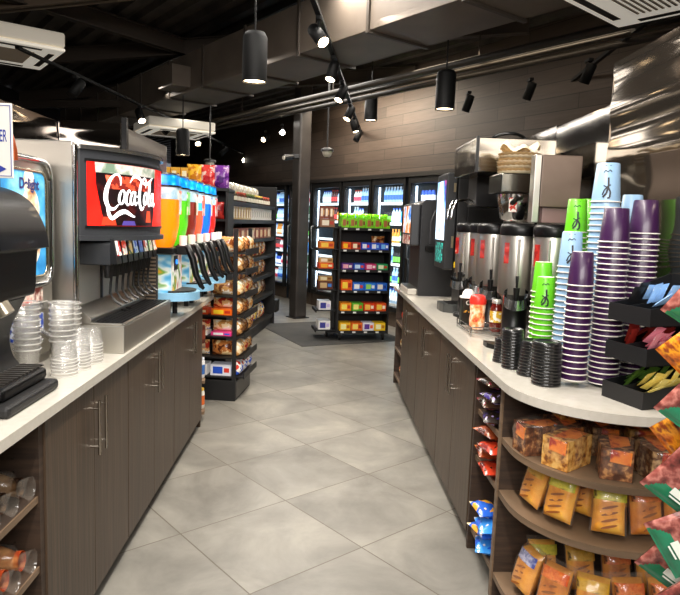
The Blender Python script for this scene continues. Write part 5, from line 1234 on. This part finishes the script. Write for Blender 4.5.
def loaf(kind):
    k = ('loaf', kind)
    if k not in _m:
        c, lab = [(('eea02c', 'f8c050', 'd07c18'), ('b8b428', 'e0d040')), (('e89828', 'f4b848', 'c87418'), ('d8a028', 'e8b848')), (('d07c28', 'e09838', 'a85818'), ('d85820', 'f08840')), (('dc9028', 'f0ac40', 'b86c18'), ('4a58a0', 'd0d0e8'))][kind]
        b_ = MB().pillow(.105, .160, .07, e=.2, crimp=.01, nx=10, ny=12, wr=.001, M=Tr(0, 0, .084), seed=kind).mesh('loaf', [noise_mat('loafm%d' % kind, [(c[2], .3), (c[0], .46), (c[1], .66)], scale=14, rough=.45, coat=.5)])
        sl_ = MB()
        for i in range(4):
            z = .028+i*.021
            pts = [(.026*math.cos(a), -.0354, z+.0045*math.sin(a)+.009*math.cos(a)) for a in [2*PI*i_/12 for i_ in range(12)]]
            sl_.add(pts, [tuple(range(12))])
        sm_ = sl_.mesh('slashes', [mat('8a4c12', .6)])
        lb_ = MB(); vs_ = []
        for i_ in range(13):
            u_ = -.97+1.94*i_/12; y_ = -.0362*(1-u_*u_)**.2
            vs_ += [(u_*.0535, y_, .112), (u_*.0535, y_*.93, .150)]
        lb_ = lb_.add(vs_, [(2*i_, 2*i_+2, 2*i_+3, 2*i_+1) for i_ in range(12)], 0, True).mesh('label', [noise_mat('loaflab%d' % kind, [(lab[0], .42), (lab[1], .56), ('3a2010', .68)], scale=30, rough=.35)])
        fl_ = MB().pillow(.118, .176, .082, e=.25, crimp=.12, nx=8, ny=10, wr=.004, M=Tr(0, 0, .091), seed=kind+3).mesh('film', [FILM])
        _m[k] = (b_, sm_, lb_, fl_)
    return _m[k]
def facing(x, y):
    # outward normal of the rounded front
    if x > 1.1: return 0.
    a = math.atan2(y-2.25, x-1.105); return a+PI/2
def put_cake(kind, x, y, z, label, rz=None, grp='wrapped cake slices'):
    rz = facing(x, y) if rz is None else rz
    t = thing('wrapped_cake', label, 'cake', (x, y, z+.0015), rz, grp)
    b_, l_, f_ = cake(kind); sub('cake_slices', b_, t); sub('label', l_, t); sub('film_wrap', f_, t); return t
def put_loaf(kind, x, y, z, label, tilt=.32, rz=None, sc=1.):
    rz = facing(x, y) if rz is None else rz
    t = thing('wrapped_loaf', label, 'bread', (x, y, z+.003+.043*math.sin(tilt)*sc), rz, 'wrapped yellow loaves')
    t.rotation_euler = (-tilt, 0, rz); t.scale = (sc, sc, sc)
    b_, s_, l_, f_ = loaf(kind); sub('loaf', b_, t); sub('slash_pattern', s_, t); sub('label', l_, t); sub('film_wrap', f_, t); return t
zt = SH[2]+.024
front = [(.805, 2.175, 1, 'chocolate chip'), (.865, 2.055, 0, 'golden'), (1.0, 1.985, 1, 'nutty brown'), (1.135, 1.975, 2, 'dark marbled'), (1.27, 1.975, 2, 'dark marbled'), (1.41, 1.975, 1, 'nutty brown')]
for j, (x, y, kd, nm) in enumerate(front):
    put_cake(kd, x+.02, y+.03, zt, '%s cake slices with orange label on the top curved shelf, %s from the divider' % (nm, ORD[j]))
for j, (x, y) in enumerate([(.93, 2.245), (1.06, 2.24), (1.19, 2.23), (1.32, 2.23), (1.45, 2.23)]):
    put_cake((j+1) % 3, x, y, zt, 'wrapped cake in the back row of the top curved shelf, %s from the divider' % ORD[j], rz=0)
    if j < 4: put_cake((j) % 3, x+.01, y, zt+.130, 'wrapped cake piled on the back row of the top shelf, %s from the divider' % ORD[j], rz=.05).scale = (1, .95, .46)
zm = SH[1]+.024
for j, (x, y, kd, nm) in enumerate([(.79, 2.165, 1, 'golden'), (.846, 2.045, 0, 'yellow'), (.945, 2.10, 1, 'golden'), (.985, 1.95, 0, 'yellow green labelled'), (1.115, 1.945, 2, 'orange labelled'), (1.235, 1.95, 2, 'orange labelled'), (1.36, 1.95, 1, 'golden')]):
    put_loaf(kd, x+.012, y+.02, zm, '%s wrapped loaf on the middle curved shelf, %s from the divider' % (nm, ORD[j]))
for j, (x, y) in enumerate([(.87, 2.25), (1.0, 2.22), (1.13, 2.17), (1.26, 2.17), (1.39, 2.17)]):
    put_loaf((j+1) % 3, x, y, zm, 'wrapped loaf in the back row of the middle curved shelf, %s from the divider' % ORD[j], rz=-.2 if j < 2 else 0)
zl = SH[0]+.024
for j, (x, y, kd, nm) in enumerate([(.79, 2.17, 3, 'blue banded'), (.852, 2.045, 2, 'orange labelled'), (.966, 1.97, 1, 'golden labelled'), (1.10, 1.955, 2, 'orange labelled'), (1.23, 1.955, 2, 'orange labelled'), (1.36, 1.955, 0, 'yellow green labelled')]):
    put_loaf(kd, x+.005, y+.02, zl, '%s wrapped loaf on the lowest curved shelf, %s from the divider' % (nm, ORD[j]), sc=1.03)
for j, (x, y) in enumerate([(.90, 2.24), (1.03, 2.20), (1.16, 2.18), (1.29, 2.18)]):
    put_loaf((j) % 3, x, y, zl, 'wrapped loaf in the back row of the lowest curved shelf, %s from the divider' % ORD[j], rz=0)

# ------------------------------------------------------------------ hanging chip bags on the merchandising strip
cs = thing('merchandising_strip', 'thin metal merchandising pole hung with green and orange snack bags', 'display stand', (.965, 1.47, 0))
part('pole', MB().box(-.008, .008, .02, .028, 0.02, 1.75), mat('4a4a4a', .4, .8), cs); part('base', MB().lathe([(.14, 0), (.14, .012), (.02, .02)], n=28), BLACK, cs)
BROWNP = noise_mat('crisp_art', [('3c1c18', .34), ('7a3a34', .45), ('b87468', .55), ('8a4840', .66)], scale=26, rough=.3, detail=4, coat=.4)
ORGP = noise_mat('orange_crisp_art', [('4a2208', .34), ('b85c10', .44), ('e8981c', .55), ('8a3c10', .66)], scale=24, stretch=(1, 1, 2), rough=.3, detail=4, coat=.4)
GREENP = noise_mat('green_foil', [('0a4a2e', .35), ('12805a', .55), ('0e6a44', .7)], scale=8, rough=.28, coat=.5)
def chipbag(kind, seed):
    k = ('chip', kind, seed)
    if k not in _m:
        mb = MB().pillow(.15, .20, .04, nx=34, ny=44, crimp=.05, seed=seed, wr=.0008)
        me = mb.mesh('bag', [GREENP, BROWNP, ORGP])
        for p in me.polygons:
            c = p.center
            if kind == 'orange': p.material_index = 2
            elif not (c.z < c.x*.9-.034+.010*math.sin(c.x*110) or c.z > .082+.006*math.sin(c.x*110)): p.material_index = 1
        _m[k] = me
    return _m[k]
CB = [(.945, 1.345, 'green', -.55), (.93, 1.235, 'orange', -.75), (.925, 1.125, 'green', -.6), (.945, 1.02, 'orange', -.85), (.92, .925, 'green', -.62), (.925, .805, 'green', -1.0), (.935, .70, 'green', -.6), (.93, .595, 'green', -.8)]
for j, (x, z, kd, an) in enumerate(CB):
    y = 1.44-.011*(j % 2)-.002*j
    t = thing('snack_bag', '%s hanging snack bag, %s from the top of the merchandising pole' % ('green and brown' if kd == 'green' else 'orange', ORD[j]), 'bag', (x-.008-.014*(j % 3), y-.048*(j % 3), z), 0, 'hanging snack bags')
    t.rotation_euler = (.12, -an, -.18)
    sub('pouch', chipbag(kd, j % 3), t)
    if kd == 'green': part('white_logo_patch', MB().box(-.02, .025, -.0195, -.0185, -.07, -.052).box(-.015, .02, -.0195, -.0185, -.078, -.074), mat('dfe8dc', .4), t)
    part('hook', MB().cyl((0, .0, .095), (.015, .04, .10), .003), mat('8a8a8a', .3, .8), cs if False else t)
